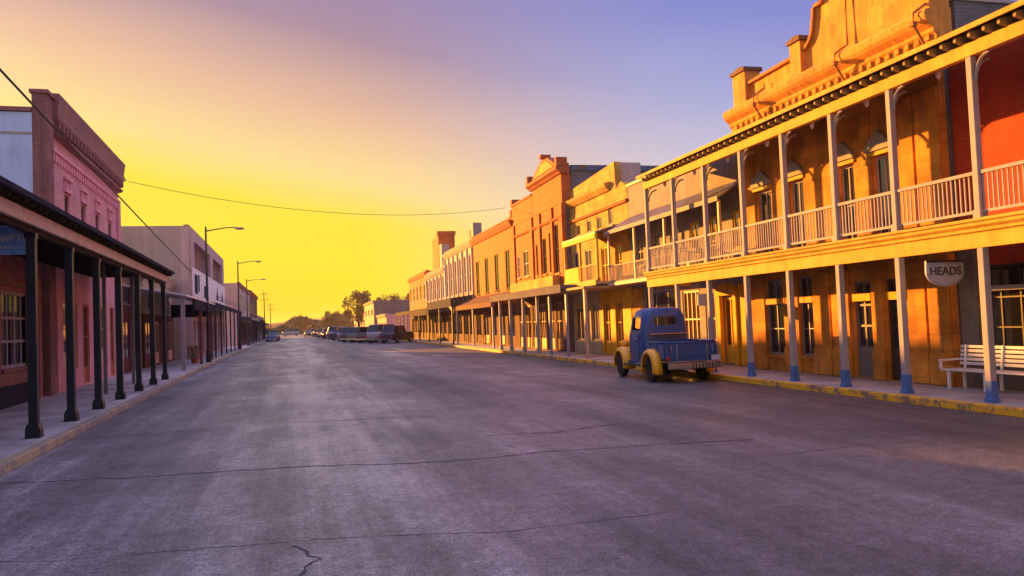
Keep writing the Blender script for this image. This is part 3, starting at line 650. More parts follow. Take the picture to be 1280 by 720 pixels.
# ---- orange brick building with pediment
def pediment_building():
    U0 = 39.3; t = thing('pediment_building', 'orange brick building crowned by an ornate pediment tower, with a white columned porch', 'building', 'R', 13.05, U0)
    L = 49.7-U0; y = lambda u: u-U0
    holes = [(y(40.2), y(40.9), 4.3, 6.9, 'w'), (y(42.5), y(43.2), 4.4, 6.4, 'w'), (y(41.5), y(42.0), 4.4, 6.6, 'w'), (y(44.2), y(44.6), 4.4, 6.2, 'w'), (y(46.2), y(47.4), 4.5, 6.1, 'w'), (y(48.2), y(48.8), 4.5, 5.9, 'w')]
    low = [(y(40+1.55*k)+.1, y(40+1.55*k)+1.2, .2, 2.75, 'd') for k in range(6)]
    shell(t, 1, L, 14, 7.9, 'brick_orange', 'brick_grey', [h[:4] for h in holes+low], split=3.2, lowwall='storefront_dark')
    for h in holes: window(t, 1, 0, *h[:4], fm='white_paint' if h[0] > 6 else 'dark_wood', nv=1, nh=1, sillm='stone_yellow')
    for i, h in enumerate(low): window(t, 1, 0, *h[:4], fm='maroon' if i % 2 else 'orange_door', nv=2, nh=1, name='door', sill=False, panel=.6)
    for a, b in ((39.3, 39.8), (41.05, 41.4), (43.4, 43.9), (45.0, 45.5), (49.2, 49.69)):
        m = MB(); m.box(-.09, -.002, y(a), y(b), 3.7, 7.88); m.build('pilaster', 'brick_orange', t, bevel=.01)
    m = MB(); m.box(-.02, .5, y(39.35), y(44.9), 7.905, 9.4); m.build('tower_wall', 'brick_orange', t)
    band(t, 'tower_cornice', 'brick_deep', 1, y(39.15), y(45.1), [(-.4, 9.402), (.1, 9.402), (.2, 9.52), (.34, 9.62), (.34, 9.78), (-.4, 9.8)])
    m = MB(); m.prism([(y(39.2), 9.802), (y(45.0), 9.802), (y(45.0), 9.95), (y(44.4), 10.0), (y(43.4), 10.45), (y(42.6), 10.72), (y(41.6), 10.72), (y(40.8), 10.4), (y(39.9), 10.0), (y(39.2), 9.95)], 'x', -.1, .4); m.build('pediment', 'brick_deep', t)
    m = MB(); m.prism([(y(40.2), 9.95), (y(44.0), 9.95), (y(42.7), 10.5), (y(41.5), 10.5)], 'x', -.14, -.102); m.build('pediment_panel', 'stone_yellow', t)
    for u in (39.15, 41.9, 44.75):
        m = MB(); m.box(-.3, .3, y(u), y(u)+.35, 9.802 if u != 41.9 else 10.722, (10.25 if u != 41.9 else 10.95)); m.build('finial', 'brick_deep', t, bevel=.03)
    m = MB(); m.box(-.02, .4, y(44.95), L, 7.905, 9.15)
    m.build('parapet_shoulder', 'brick_orange', t)
    m = MB(); m.box(-.08, .46, y(44.97), L+.03, 9.152, 9.27); m.box(-.1, .5, y(49.3), L+.04, 9.272, 9.6); m.build('parapet_cap', 'brick_deep', t)
    band(t, 'belt_cornice', 'brick_deep', 1, 0, L, [(.0, 7.1), (.07, 7.1), (.13, 7.22), (.0, 7.3)])
    m = MB(); m.box(.52, 13.8, .003, .3, 7.9, 9.55); m.build('side_parapet', 'brick_grey', t)
    m = MB(); m.box(.5, 13.9, -.08, .5, 9.552, 9.85); m.build('side_coping', 'roof_blue', t)
    # porch
    m = MB(); m.box(-1.9, -.1, -5.0, L-1.2, 3.22, 3.4); m.build('porch_roof', 'canopy_grey', t)
    m = MB(); m.box(-1.95, -1.902, -5.0, L-1.2, 3.05, 3.42); m.build('porch_fascia', 'canopy_grey', t)
    for k, u in enumerate((38.6, 41.3, 44.1, 46.6)):
        m = MB(); m.box(-1.87, -1.73, y(u)-.07, y(u)+.07, .15, 3.218); m.box(-1.9, -1.7, y(u)-.1, y(u)+.1, .149, .4); m.box(-1.9, -1.7, y(u)-.1, y(u)+.1, 3.05, 3.217); m.build('porch_post', 'white_paint', t)
    m = MB(); m.box(-.5, -.1, y(40), y(49), 3.55, 4.15); m.build('ledge', 'stone_yellow', t)
pediment_building()

# ---- generic far facades
def row_building(name, label, fr, s, v, u0, u1, H, mat, nwin, zw, frame, lowmat='door_dark', cornice=None, sidemat=None, gm='glass', pil=False, depth=10, low=True, top=.35, cat='building', wfrac=.5, nv=0, lowwall='storefront_dark', lowmat2='storefront_dark'):
    t = thing(name, label, cat, fr, v, u0); L = u1-u0-.02
    holes = []
    for k in range(nwin):
        c = L*(k+.5)/nwin; w = L/nwin*wfrac/2; holes.append((c-w, c+w, zw[0], zw[1]))
    lows = []
    if low:
        nl = max(2, int(L/2.2))
        for k in range(nl): c = L*(k+.5)/nl; lows.append((c-L/nl*.36, c+L/nl*.36, .25, 2.6))
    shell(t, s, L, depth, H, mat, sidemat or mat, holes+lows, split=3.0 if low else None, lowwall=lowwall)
    for h in holes: window(t, s, 0, *h, fm=frame, gm=gm, nv=nv, nh=1, bar=.06)
    for i, h in enumerate(lows): window(t, s, 0, *h, fm=lowmat if i % 2 else lowmat2, gm=gm, nv=1, nh=0, name='shop_window' if i % 2 else 'door', sill=False, panel=.6)
    band(t, 'cornice', cornice or mat, s, -.02, L+.02, [(.002, H-top-.25), (.08, H-top-.2), (.2, H-top), (.26, H-top+.12), (.26, H-top+.2), (.002, H-top+.22)])
    m = MB(); m.box(-s*.06, s*.30, -.02, L+.02, H+.002, H+.09); m.build('coping', cornice or mat, t)
    if pil:
        for k in range(nwin+1):
            c = min(max(L*k/nwin, .12), L-.12); m = MB(); m.box(-s*.13, -s*.003, c-.11, c+.11, 3.6, H-top-.26); m.build('pilaster', 'pilaster_white', t)
    return t, L
def canopy(root, s, L, v, z, mat, postm, n, drop=.25, slope=.25, a=0.0):
    m = MB(); m.prism([(-s*v, z), (-s*v, z+.07), (-s*.01, z+slope+.07), (-s*.01, z+slope)], 'y', a, L); m.build('canopy', mat, root)
    m = MB(); m.box(-s*(v+.03), -s*(v+.001), a, L, z-drop, z+.08); m.build('canopy_fascia', mat, root)
    for k in range(n):
        yy = a+.15+(L-a-.3)*k/max(1, n-1); m = MB(); m.box(-s*(v-.05), -s*(v-.16), yy-.055, yy+.055, .15, z-.002); m.build('canopy_post', postm, root)
t, L = row_building('tall_window_building', 'deep orange brick building with four tall upper windows beside the pedimented one', 'R', 1, 13.05, 49.75, 62.6, 8.5, 'brick_orange', 4, (4.0, 6.55), 'dark_wood', 'orange_door', 'brick_deep', 'brick_deep', nv=1, wfrac=.38)
canopy(t, 1, L, 1.6, 3.05, 'storefront_dark', 'post_grey', 3, .25, .7); 
m = MB(); m.box(-.1, .6, L-.9, L-.1, 8.6, 9.7); m.build('chimney', 'wood_grey', t); m = MB(); m.box(-.06, .5, -.0, .5, 8.6, 9.0); m.build('parapet_pier', 'brick_deep', t)
t, L = row_building('pilastered_building', 'pale grey building with a row of thin white pilasters and narrow windows', 'R', 1, 13.05, 62.65, 75.8, 8.5, 'stucco_grey', 6, (4.3, 7.4), 'stucco_white', 'dark_wood', 'stucco_grey', 'stucco_grey', pil=True)
canopy(t, 1, L, 1.9, 3.75, 'awning_blue', 'metal_dark', 3, .6)
m = MB(); m.box(0, .5, .4, 1.1, 8.6, 9.3); m.build('chimney', 'brick_brown', t)
t, L = row_building('tower_building', 'pale storefront building with an orange brick chimney tower above its far end', 'R', 1, 13.05, 75.85, 88.3, 7.3, 'stucco_white', 5, (4.3, 6.5), 'stucco_white', 'dark_wood', None, 'stucco_grey', pil=True)
canopy(t, 1, L, 1.9, 3.3, 'awning_dark', 'metal_dark', 3, .6)
m = MB(); m.box(.3, 2.0, 5.2, 9.4, 7.0, 10.9); m.box(.2, 2.1, 5.1, 6.0, 10.9, 11.3); m.build('tower', 'brick_orange', t)
m = MB(); m.box(.1, .9, 2.2, 3.6, 7.3, 9.7); m.build('chimney', 'stucco_grey', t)
t, L = row_building('corner_brick_building', 'small orange brick building at the far end of the right hand row', 'R', 1, 13.05, 88.35, 103.8, 7.75, 'brick_deep', 5, (4.6, 6.4), 'stucco_white', 'dark_wood', 'brick_orange', 'brick_deep')
canopy(t, 1, L, 1.9, 3.3, 'awning_dark', 'metal_dark', 5, .3)
t, L = row_building('low_gable_store', 'low pinkish one storey store past the end of the right hand row', 'R', 1, 10.9, 113.5, 128, 3.4, 'stucco_cream', 4, (.9, 2.3), 'wood_grey', low=False, sidemat='stucco_mauve', depth=9, top=.2)
t, L = row_building('grey_roof_warehouse', 'grey walled warehouse with flat roof standing behind the low pinkish store', 'R', 1, 10.6, 131, 152, 5.9, 'stucco_cream', 3, (3.6, 4.6), 'wood_grey', low=False, sidemat='brick_grey', depth=14, top=.2)
t, L = row_building('distant_store', 'distant tan one storey store beyond the parked cars on the right', 'W', 1, 14.5, 160, 185, 5.2, 'stucco_cream', 4, (1, 3), 'wood_grey', low=False, depth=10)
t, L = row_building('distant_shed', 'distant long pale shed low behind the far trees on the right', 'W', 1, 17, 195, 230, 4.2, 'stucco_white', 4, (1, 2.6), 'wood_grey', low=False, depth=10)

# ---- hanging signs
def text_mesh(txt, size, mat, parent, loc, rot, ext=.006, sx_=1.0, name='lettering'):
    c = bpy.data.curves.new(name, 'FONT'); c.body = txt; c.size = size; c.extrude = ext; c.align_x = 'CENTER'; c.align_y = 'CENTER'; c.offset = size*.02
    o = bpy.data.objects.new('tmp', c); COL.objects.link(o); bpy.context.view_layer.update()
    me = bpy.data.meshes.new_from_object(o.evaluated_get(bpy.context.evaluated_depsgraph_get())); bpy.data.objects.remove(o)
    me.materials.clear(); me.materials.append(MATS[mat]); me.name = name
    q = bpy.data.objects.new(name, me); COL.objects.link(q); q.location = loc; q.rotation_euler = rot; q.scale = (sx_, 1, 1); q.parent = parent; return q
t = thing('hanging_sign', 'white half round hanging sign with dark capital letters under the gallery above the bench', 'sign', 'R', 11.72, 12.6)
pts = [(-.42, 2.69)]+[(-.42*math.cos(R(180*k/16)) if 0 else -.43*math.cos(R(k*180/16)), 2.47-.26*math.sin(R(k*180/16))) for k in range(17)]+[(.42, 2.69)]
m = MB(); m.prism(pts, 'y', -.02, .02); m.build('sign_board', 'sign_white', t, bevel=.005)
m = MB(); m.tube([(-.3, 0, 2.69), (-.3, 0, 2.86)], .008, 5); m.tube([(.3, 0, 2.69), (.3, 0, 2.86)], .008, 5); m.box(-.42, .42, -.026, .026, 2.66, 2.70); m.build('sign_hanger', 'metal_dark', t)
text_mesh('HEADS', .22, 'sign_ink', t, (0, -.024, 2.49), (R(90), 0, 0), .006, 1.05)
m = MB(); m.tube([(p[0]*.92, -.022, 2.47+(p[1]-2.47)*.9) for p in pts[1:-1]], .007, 5); m.box(-.36, .36, -.024, -.021, 2.625, 2.637); m.build('border_line', 'post_grey', t)
t = thing('hanging_board', 'small plain white rectangular board hanging under the gallery behind the truck', 'sign', 'R', 11.73, 22.0)
m = MB(); m.box(-.27, .27, -.02, .02, 2.1, 2.46); m.build('board', 'sign_white', t, bevel=.005)
m = MB(); m.tube([(-.2, 0, 2.46), (-.2, 0, 2.86)], .008, 5); m.tube([(.2, 0, 2.46), (.2, 0, 2.86)], .008, 5); m.build('board_hanger', 'metal_dark', t)

# ---- bench
t = thing('slatted_bench', 'white wooden slatted bench against the red brick building beneath its curtained window', 'bench', 'R', 12.75, 11.7, .145)
m = MB()
for k in range(5): m.box(.32+k*.012, .345+k*.012, 0, 2.1, .47+k*.085, .53+k*.085)
m.build('backrest', 'bench_white', t, bevel=.006)
m = MB()
for k in range(4): m.box(-.16+k*.115, -.06+k*.115, 0, 2.1, .375, .405)
m.build('seat', 'bench_white', t, bevel=.006)
for yy in (.12, 1.05, 1.95):
    m = MB(); m.box(-.13, -.08, yy-.025, yy+.025, .002, .374); m.box(.25, .30, yy-.025, yy+.025, .002, .374); m.box(-.13, .3, yy-.02, yy+.02, .33, .373)
    m.prism([(.28, .376), (.32, .376), (.38, .88), (.35, .88)], 'y', yy-.02, yy+.02); m.build('leg', 'bench_white', t, bevel=.004)
for yy in (-.03, 2.09):
    m = MB(); m.box(-.18, .33, yy, yy+.045, .56, .60); m.box(-.16, -.115, yy+.002, yy+.043, .41, .56); m.build('armrest', 'bench_white', t, bevel=.004)

# ======================================================== TRUCK
def bool_apply(o, cutters):
    for op, c in cutters:
        md = o.modifiers.new('b', 'BOOLEAN'); md.operation = op; md.object = c; md.solver = 'EXACT'
    bpy.context.view_layer.update()
    me = bpy.data.meshes.new_from_object(o.evaluated_get(bpy.context.evaluated_depsgraph_get()))
    o.modifiers.clear(); o.data = me
    for _, c in cutters: bpy.data.objects.remove(c)
    for p in me.polygons: p.use_smooth = True
    md = o.modifiers.new('edge', 'EDGE_SPLIT'); md.split_angle = R(40)
def rrect(cx, cy, hx, hy, z, r, n=5):
    out = []
    for q, (sx_, sy_) in enumerate(((1, 1), (-1, 1), (-1, -1), (1, -1))):
        for k in range(n+1):
            a = R(90*q+90*k/n); out.append((cx+sx_*(hx-r)+r*math.cos(a), cy+sy_*(hy-r)+r*math.sin(a), z))
    return out
def fender(m, cx, w, cy, cz, r0, a0, a1, n=18, sw=0):
    rings = []
    for k in range(n+1):
        a = R(a0+(a1-a0)*k/n); ring = []
        prof = [(0, .0), (.0, .05), (w*.15, .075), (w*.5, .085), (w*.85, .06), (w, .0), (w, -.06), (w*.93, -.06), (w*.92, -.01), (w*.5, .05), (w*.12, .03), (.02, -.01)]
        for px, pr in prof:
            r_ = r0+pr; ring.append((cx+(px if not sw else -px), cy+r_*math.cos(a), cz+r_*math.sin(a)))
        rings.append(ring)
    m.loft(rings)
def wheel(root, x, y, r=.37, w=.17):
    m = MB(); m.lathe([(r*.62, -w/2), (r*.9, -w/2), (r, -w*.32), (r, w*.32), (r*.9, w/2), (r*.62, w/2)], y, r, 24, 'x', x); wh = m.build('wheel', 'rubber', root, smooth=False)
    m = MB(); m.lathe([(.03, -w*.36), (r*.3, -w*.36), (r*.35, -w*.25), (r*.6, -w*.30), (r*.615, -w*.45), (r*.615, w*.45), (r*.3, w*.3), (.03, w*.34)], y, r, 20, 'x', x); m.build('rim', 'truck_yellow' if r > .36 else 'chrome', wh, smooth=False)
def truck():
    # local: +y forward, x right, origin on the ground under the rear axle
    t = thing('pickup_truck', 'vintage blue pickup truck with yellow fenders parked along the right kerb', 'pickup truck', 'W', 10.5, 20.7, 0.004, R(-3))
    WB = 2.5; hb = .70
    # bed
    m = MB(); m.box(-hb, hb, -.95, .62, .60, .66); m.build('bed_floor', 'dark_wood', t)
    for s in (-1, 1):
        m = MB(); m.box(s*(hb-.03), s*hb, -.95, .62, .662, 1.10); m.build('bed_side', 'truck_blue', t, bevel=.008)
        m = MB(); m.tube([(s*(hb-.01), -.95, 1.11), (s*(hb-.01), .62, 1.11)], .03, 8); m.build('bed_rail', 'truck_blue', t, smooth=True)
        m = MB(); m.box(s*(hb-.02), s*(hb+.025), -.99, -.94, .58, 1.13); m.build('bed_corner_post', 'truck_blue', t, bevel=.008)
    m = MB(); m.box(-hb+.02, hb-.02, -.985, -.955, .60, 1.08); tg = m.build('tailgate', 'truck_blue', t, bevel=.012)
    m = MB(); m.box(-.48, .48, -1.0, -.986, .72, .96); m.build('tailgate_panel', 'truck_blue', tg, bevel=.006)
    m = MB(); m.tube([(-hb+.02, -.975, 1.10), (hb-.02, -.975, 1.10)], .028, 8); m.build('tailgate_roll', 'truck_blue', tg, smooth=True)
    m = MB(); m.box(-hb+.03, hb-.03, .60, .63, .662, 1.14); m.build('bed_front', 'truck_blue', t)
    # frame, axle, bumper
    m = MB(); m.box(-.40, -.32, -1.05, 3.0, .42, .53); m.box(.32, .40, -1.05, 3.0, .42, .53)
    for yy in (-.7, .2, 1.1, 2.4): m.box(-.318, .318, yy, yy+.07, .43, .52)
    m.build('chassis', 'metal_dark', t)
    m = MB(); m.tube([(-.66, 0, .37), (.66, 0, .37)], .045, 8); m.lathe([(.02, -.13), (.11, -.09), (.13, 0), (.11, .09), (.02, .13)], 0, .37, 12, 'x', 0); m.build('rear_axle', 'metal_dark', t)
    m = MB(); pr = [(-1.10, .40), (-1.07, .38), (-1.05, .40), (-1.05, .54), (-1.07, .56), (-1.10, .54)]
    m.prism(pr, 'x', -.74, .84); m.build('rear_bumper', 'chrome', t, bevel=.006)
    m = MB()
    for k in range(9): m.box(-.05+k*.095, -.02+k*.095, -1.108, -1.101, .40, .54)
    m.build('bumper_slots', 'metal_dark', t)
    m = MB(); m.box(.50, .76, -1.125, -1.109, .60, .74); m.build('number_plate', 'sign_white', t)
    for s in (-1, 1):
        m = MB(); m.lathe([(.01, -.03), (.05, -.03), (.055, 0), (.05, .03), (.01, .03)], 0, 0, 12); o = m.build('tail_lamp', 'tail_red', t); o.rotation_euler = (R(90), 0, 0); o.location = (s*.70, -1.0, .68)
    # cab by boolean
    def cab(inset):
        m = MB(); i = inset
        m.loft([rrect(0, 1.30, .70-i, .62-i, .50+i, .14), rrect(0, 1.30, .74-i, .63-i, .95, .16), rrect(0, 1.29, .74-i, .61-i, 1.28, .17), rrect(0, 1.27, .71-i, .57-i, 1.55, .2), rrect(0, 1.25, .67-i, .53-i, 1.82, .22),
                rrect(0, 1.22, .60-i, .46-i, 2.0-i*.6, .24), rrect(0, 1.20, .50-i, .36-i, 2.07-i*.8, .22), rrect(0, 1.2, .30-i, .2-i, 2.10-i, .12)])
        return m
    c = cab(0).build('cab', 'truck_blue', t); inner = cab(.035).build('tmp', 'truck_blue', t)
    cut = MB(); cut.loft([[(x, yy, z) for x, z in [(x_, z_) for x_, z_, _ in [(p[0], p[1], 0) for p in rrect(0, 1.70, .36, .125, 0, .09)]]] for yy in (.3, 1.2)])
    c1 = cut.build('tmp', 'truck_blue', t)
    cut = MB(); cut.loft([[(p[0], yy, p[1]) for p in rrect(0, 1.66, .52, .18, 0, .08)] for yy in (1.3, 2.2)]); c2 = cut.build('tmp', 'truck_blue', t)
    cut = MB(); cut.loft([[(xx, p[0], p[1]) for p in rrect(1.27, 1.62, .33, .19, 0, .09)] for xx in (-1, 1)]); c3 = cut.build('tmp', 'truck_blue', t)
    bool_apply(c, [('DIFFERENCE', inner), ('DIFFERENCE', c1), ('DIFFERENCE', c2), ('DIFFERENCE', c3)])
    m = MB(); m.box(-.37, .37, .735, .742, 1.57, 1.83); m.build('rear_window', 'clear_glass', c)
    m = MB(); m.loft([[(p[0], yy, p[1]) for p in rrect(0, 1.70, .385, .15, 0, .1)] for yy in (.665, .69)]); 
    m = MB(); m.box(-.58, .58, .55, .70, 1.31, 1.335) ; m.build('cab_moulding', 'chrome', c)
    m = MB(); m.box(-.55, .55, .95, 1.15, .95, 1.42); m.build('seat', 'dark_wood', c)
    m = MB()
    for k in range(17): pass
    w = MB(); ringp = [(.17*math.cos(R(k*20)), 0, .17*math.sin(R(k*20))) for k in range(19)]; w.tube(ringp, .014, 6); o = w.build('steering_wheel', 'metal_dark', c); o.location = (-.3, 1.55, 1.42); o.rotation_euler = (R(-25), 0, 0)
    for s in (-1, 1):
        m = MB(); m.box(s*.742, s*.752, .98, 1.0, .62, 1.3); m.box(s*.742, s*.752, 1.68, 1.7, .62, 1.3); m.build('door_seam', 'metal_dark', c)
        m = MB(); m.tube([(s*.74, 1.1, 1.2), (s*.79, 1.1, 1.2), (s*.79, 1.22, 1.2)], .012, 6); m.build('door_handle', 'chrome', c)
    # hood, cowl, grille
    m = MB(); rings = []
    for yy, hw, zt, zb in ((1.86, .56, 1.30, .55), (2.2, .47, 1.27, .55), (2.7, .36, 1.22, .55), (2.98, .27, 1.14, .58), (3.06, .18, 1.0, .62)):
        rings.append([(hw*math.cos(R(a))*1.0, yy, zt-.22+.22*math.sin(R(a))) for a in (0, 20, 40, 60, 80, 100, 120, 140, 160, 180)]+[(-hw, yy, zb), (hw, yy, zb)])
    m.loft(rings); m.build('hood', 'truck_blue', t, smooth=True)
    m = MB()
    for k in range(7): m.box(-.2+k*.06, -.18+k*.06, 3.03, 3.09, .62, 1.02)
    m.build('grille', 'chrome', t)
    for s in (-1, 1):
        # rear fender
        m = MB(); fender(m, s*.66 if s > 0 else -.66, .27, 0, .40, .45, -20, 200, 22, s < 0); m.build('rear_fender', 'truck_yellow', t, smooth=True)
        m = MB(); m.box(s*.60, s*.665, -.42, .42, .62, .98); m.build('wheel_arch_liner', 'truck_yellow', t, bevel=.01)
        m = MB(); fender(m, s*.50 if s > 0 else -.50, .36, WB, .40, .45, -8, 195, 22, s < 0); m.build('front_fender', 'truck_yellow', t, smooth=True)
        m = MB(); m.prism([(.45, .40), (2.08, .40), (2.08, .45), (.45, .45)], 'x', s*.64, s*.86); m.build('running_board', 'metal_dark', t, bevel=.01)
        m = MB(); m.lathe([(.02, -.10), (.09, -.08), (.12, 0), (.125, .05), (.11, .07), (.02, .09)], 0, 0, 14); o = m.build('headlamp', 'truck_yellow', t, smooth=True); o.location = (s*.52, WB+.22, 1.02); o.rotation_euler = (R(-90), 0, 0)
        wheel(t, s*.76, 0); wheel(t, s*.72, WB)
    m = MB(); m.tube([(-.83, 1.75, 1.25), (-.93, 1.78, 1.38)], .01, 5); m.lathe([(.01, -.012), (.07, -.01), (.07, .01), (.01, .012)], 0, 0, 12); m.build('door_mirror', 'chrome', t).location = (0, 0, 0)
    m = MB(); m.prism([(-.70, .57), (.70, .57), (.70, .60), (-.70, .60)], 'y', -1.0, .6); m.build('bed_sill', 'chrome', t)
    m = MB(); m.box(-.72, .72, 3.12, 3.16, .40, .52); m.build('front_bumper', 'chrome', t)
    for s in (-1, 1):
        m = MB(); m.prism([(.64, .47), (2.02, .47), (2.02, .54), (.64, .54)], 'x', s*.66, s*.72); m.build('running_board_valance', 'truck_blue', t)
        for k in range(3): m = MB(); m.box(s*(hb-.001), s*(hb+.018), -.75+k*.5, -.71+k*.5, .66, 1.08); m.build('stake_pocket', 'truck_blue', t)
    m = MB()
    for x in (-.44, .44): m.tube([(x, -.99, .60), (x+.0, -1.0, 1.08)], .012, 6)
    m.build('tailgate_rib', 'chrome', tg)
    for s in (-1, 1):
        m = MB(); m.tube([(s*.60, -.985, 1.02), (s*.60, -1.03, .86), (s*.60, -.985, .72)], .009, 5); m.build('tailgate_chain', 'chrome', tg)
    m = MB(); m.tube([(-.25, -1.2, .34), (-.25, -.2, .33), (-.28, .8, .38)], .025, 8); m.build('exhaust_pipe', 'metal_dark', t)
truck()

# ======================================================== LEFT SIDE
def left_gallery():
    t = thing('covered_walkway', 'black posted covered walkway along the left pavement with tan fascia and dark metal roof', 'walkway', 'L', -4.2, 0)
    y0, y1 = 3.0, 33.75
    m = MB(); m.prism([(.32, 4.24), (.32, 4.30), (-2.62, 4.66), (-2.62, 4.6)], 'y', y0, y1+.25); m.build('roof', 'roof_rust', t)
    m = MB(); m.box(.05, .14, y0, y1, 3.90, 4.14); m.build('fascia', 'fascia_tan', t, bevel=.01)
    m = MB(); k = y0+.05
    while k < y1: m.box(-2.5, .28, k, k+.07, 4.145, 4.235); k += .42
    m.build('rafter_tails', 'dark_wood', t)
    m = MB(); m.box(-.08, .045, y0, y1, 3.80, 4.14); m.build('beam', 'dark_wood', t)
    m = MB(); m.box(.28, .36, y0, y1+.25, 4.225, 4.32); m.build('gutter', 'awning_dark', t)
    for i, p in enumerate((5.1, 7.85, 10.6, 13.4, 16.15, 18.85, 21.5, 24.3, 27.4, 30.4, 33.4)):
        m = MB(); m.box(-.075, .075, p-.075, p+.075, .15, 3.8)
        ps = m.build('post', 'black_paint', t, bevel=.01)
        m = MB(); m.prism([(-.125, .152), (.125, .152), (.12, .30), (.09, .40), (-.09, .40), (-.12, .30)], 'y', p-.12, p+.12); m.build('post_base', 'black_paint', ps, bevel=.01)
        m = MB(); m.box(-.09, .09, p-.09, p+.09, 3.70, 3.798); m.build('post_capital', 'black_paint', ps)
    for p in (26.9, 28.9, 31.8):
        m = MB(); m.box(-.9, -.8, p-.05, p+.05, .15, 4.1); m.build('inner_post', 'door_grey', t)
left_gallery()
def left_store():
    t = thing('corner_store', 'single storey brick store at the left edge with white framed windows above a maroon base', 'building', 'L', -6.8, 3.0)
    L = 24.1; holes = []
    for a in (1.5, 5.2, 9.3, 13.2, 17.2, 20.4): holes.append((a, a+2.4, 1.15, 3.2, 'w'))
    holes.append((23.0, 23.85, .2, 3.0, 'd'))
    shell(t, -1, L, 9, 4.75, 'brick_dusky', 'brick_dusky', [h[:4] for h in holes])
    for h in holes:
        if h[4] == 'w': window(t, -1, 0, *h[:4], fm='white_paint', gm='clear_glass', nv=3, nh=2, curtain=True, bar=.07, sillm='maroon')
        else: window(t, -1, 0, *h[:4], fm='fascia_tan', nv=1, nh=1, name='door', panel=.8, sill=False)
    m = MB(); m.box(.002, .08, .1, 22.9, .72, 1.04); m.build('maroon_base', 'maroon', t)
    m = MB(); m.box(.002, .05, .1, 22.9, .15, .718); m.build('stall_riser', 'awning_dark', t)
    m = MB(); m.box(.002, .09, .1, 22.9, 3.32, 3.45); m.build('transom_band', 'maroon', t)
    m = MB(); m.box(.002, .10, 22.5, 22.85, .15, 4.0); m.build('pilaster', 'wood_grey', t)
left_store()
def pink_building():
    U0 = 27.55; t = thing('pink_brick_building', 'pink brick two storey building with a deep brown cornice and pale blue side wall', 'building', 'L', -6.8, U0)
    L = 39.7-U0; y = lambda u: u-U0
    holes = [(y(u)-.33, y(u)+.33, 4.9, 6.75, 'w') for u in (30.4, 32.8, 35.2, 37.7)]
    low = [(y(27.9), y(28.9), .2, 3.1, 'd'), (y(29.6), y(31.6), .8, 3.1, 's'), (y(32.4), y(33.4), .2, 3.1, 'd'), (y(34.4), y(36.4), .8, 3.1, 's'), (y(37.3), y(38.3), .2, 3.1, 'd')]
    shell(t, -1, L, 16, 8.9, 'brick_pink', 'stucco_pale', [h[:4] for h in holes+low], th=.16)
    for h in holes:
        window(t, -1, 0, *h[:4], fm='cornice_pink', nv=0, nh=1, th=.16, sillm='pink_paint')
        c = (h[0]+h[1])/2; m = MB(); m.box(.003, .09, c-.46, c+.46, 6.83, 6.95); m.box(.003, .06, c-.40, c-.28, 6.955, 7.25); m.box(.003, .06, c+.28, c+.40, 6.955, 7.25); m.box(.003, .06, c-.1, c+.1, 6.955, 7.2); m.box(.003, .10, c-.48, c+.48, 7.255, 7.36); m.build('window_hood', 'pink_paint', t, bevel=.01)
    for i, h in enumerate(low): window(t, -1, 0, *h[:4], fm=('orange_door' if i % 2 == 0 else 'fascia_tan'), gm='glass_warm', nv=1, nh=1, name='door' if h[4] == 'd' else 'shop_window', sill=False, panel=.6, th=.16)
    m = MB(); m.box(-.30, .12, 0, .75, .15, 9.50); m.build('corner_pier', 'pier_rose', t, bevel=.01)
    m = MB(); m.box(-.36, .18, -.05, .8, 9.502, 9.62); m.build('pier_cap', 'cornice_pink', t, bevel=.01)
    m = MB(); m.box(-.30, .10, L-.5, L, .15, 8.0); m.build('corner_pier', 'brick_pink', t)
    band(t, 'cornice', 'cornice_pink', -1, .76, L+.12, [(-.3, 8.902), (-.3, 9.75), (.30, 9.72), (.32, 9.66), (.29, 9.5), (.26, 9.32), (.24, 9.1), (.25, 8.96), (.22, 8.88), (.12, 8.8), (.10, 8.6), (.20, 8.52), (.20, 8.44), (.003, 8.38), (.003, 8.902)])
    k = 1.0
    while k < L: m = MB(); m.box(.13, .24, k, k+.16, 8.62, 8.84); k += .5; m.build('modillion', 'cornice_pink', t)
    band(t, 'belt_course', 'pink_paint', -1, .76, L, [(.003, 7.85), (.10, 7.9), (.10, 8.0), (.003, 8.05)])
    k = .9
    while k < L-.2: m = MB(); m.box(.003, .07, k, k+.16, 7.6, 7.84); k += .34; m.build('dentil', 'pink_paint', t)
    for a, b, zt in ((.302, 15.9, 9.05),):
        m = MB(); m.box(-a, -b, -.05, .32, 8.92, 9.05); m.build('side_coping', 'cornice_pink', t)
    m = MB(); m.box(-.3, -15.9, -.02, .0, 8.22, 8.28); m.build('side_ledge', 'stucco_grey', t)
    m = MB(); m.tube([(.15, L-.1, 8.9), (.3, L+.25, 9.0), (.15, L+.3, 9.25)], .03, 6); m.build('wire_bracket', 'metal_dark', t)
pink_building()
t, L = row_building('narrow_brown_shop', 'narrow dark brown single storey shop tucked beyond the pink building', 'L', -1, -6.8, 39.75, 45.2, 5.2, 'brick_brown', 2, (3.4, 4.4), 'wood_grey', 'maroon', depth=9)
m = MB(); m.box(-.6, -1.4, .5, 1.4, 5.3, 6.9); m.box(-.7, -1.3, .6, .8, 6.9, 7.2); m.build('chimney', 'brick_brown', t)
t, L = row_building('cream_storefront', 'low cream storefront with a sloping pale metal awning on the left pavement', 'W', -1, -7.45, 45.5, 56.2, 5.3, 'stucco_cream', 2, (3.3, 3.9), 'wood_grey', 'fascia_tan', depth=9)
m = MB(); m.prism([(2.75, 3.62), (2.75, 3.70), (.02, 4.25), (.02, 4.18)], 'y', -5.5, 9.0); m.build('awning', 'lamp_white', t)
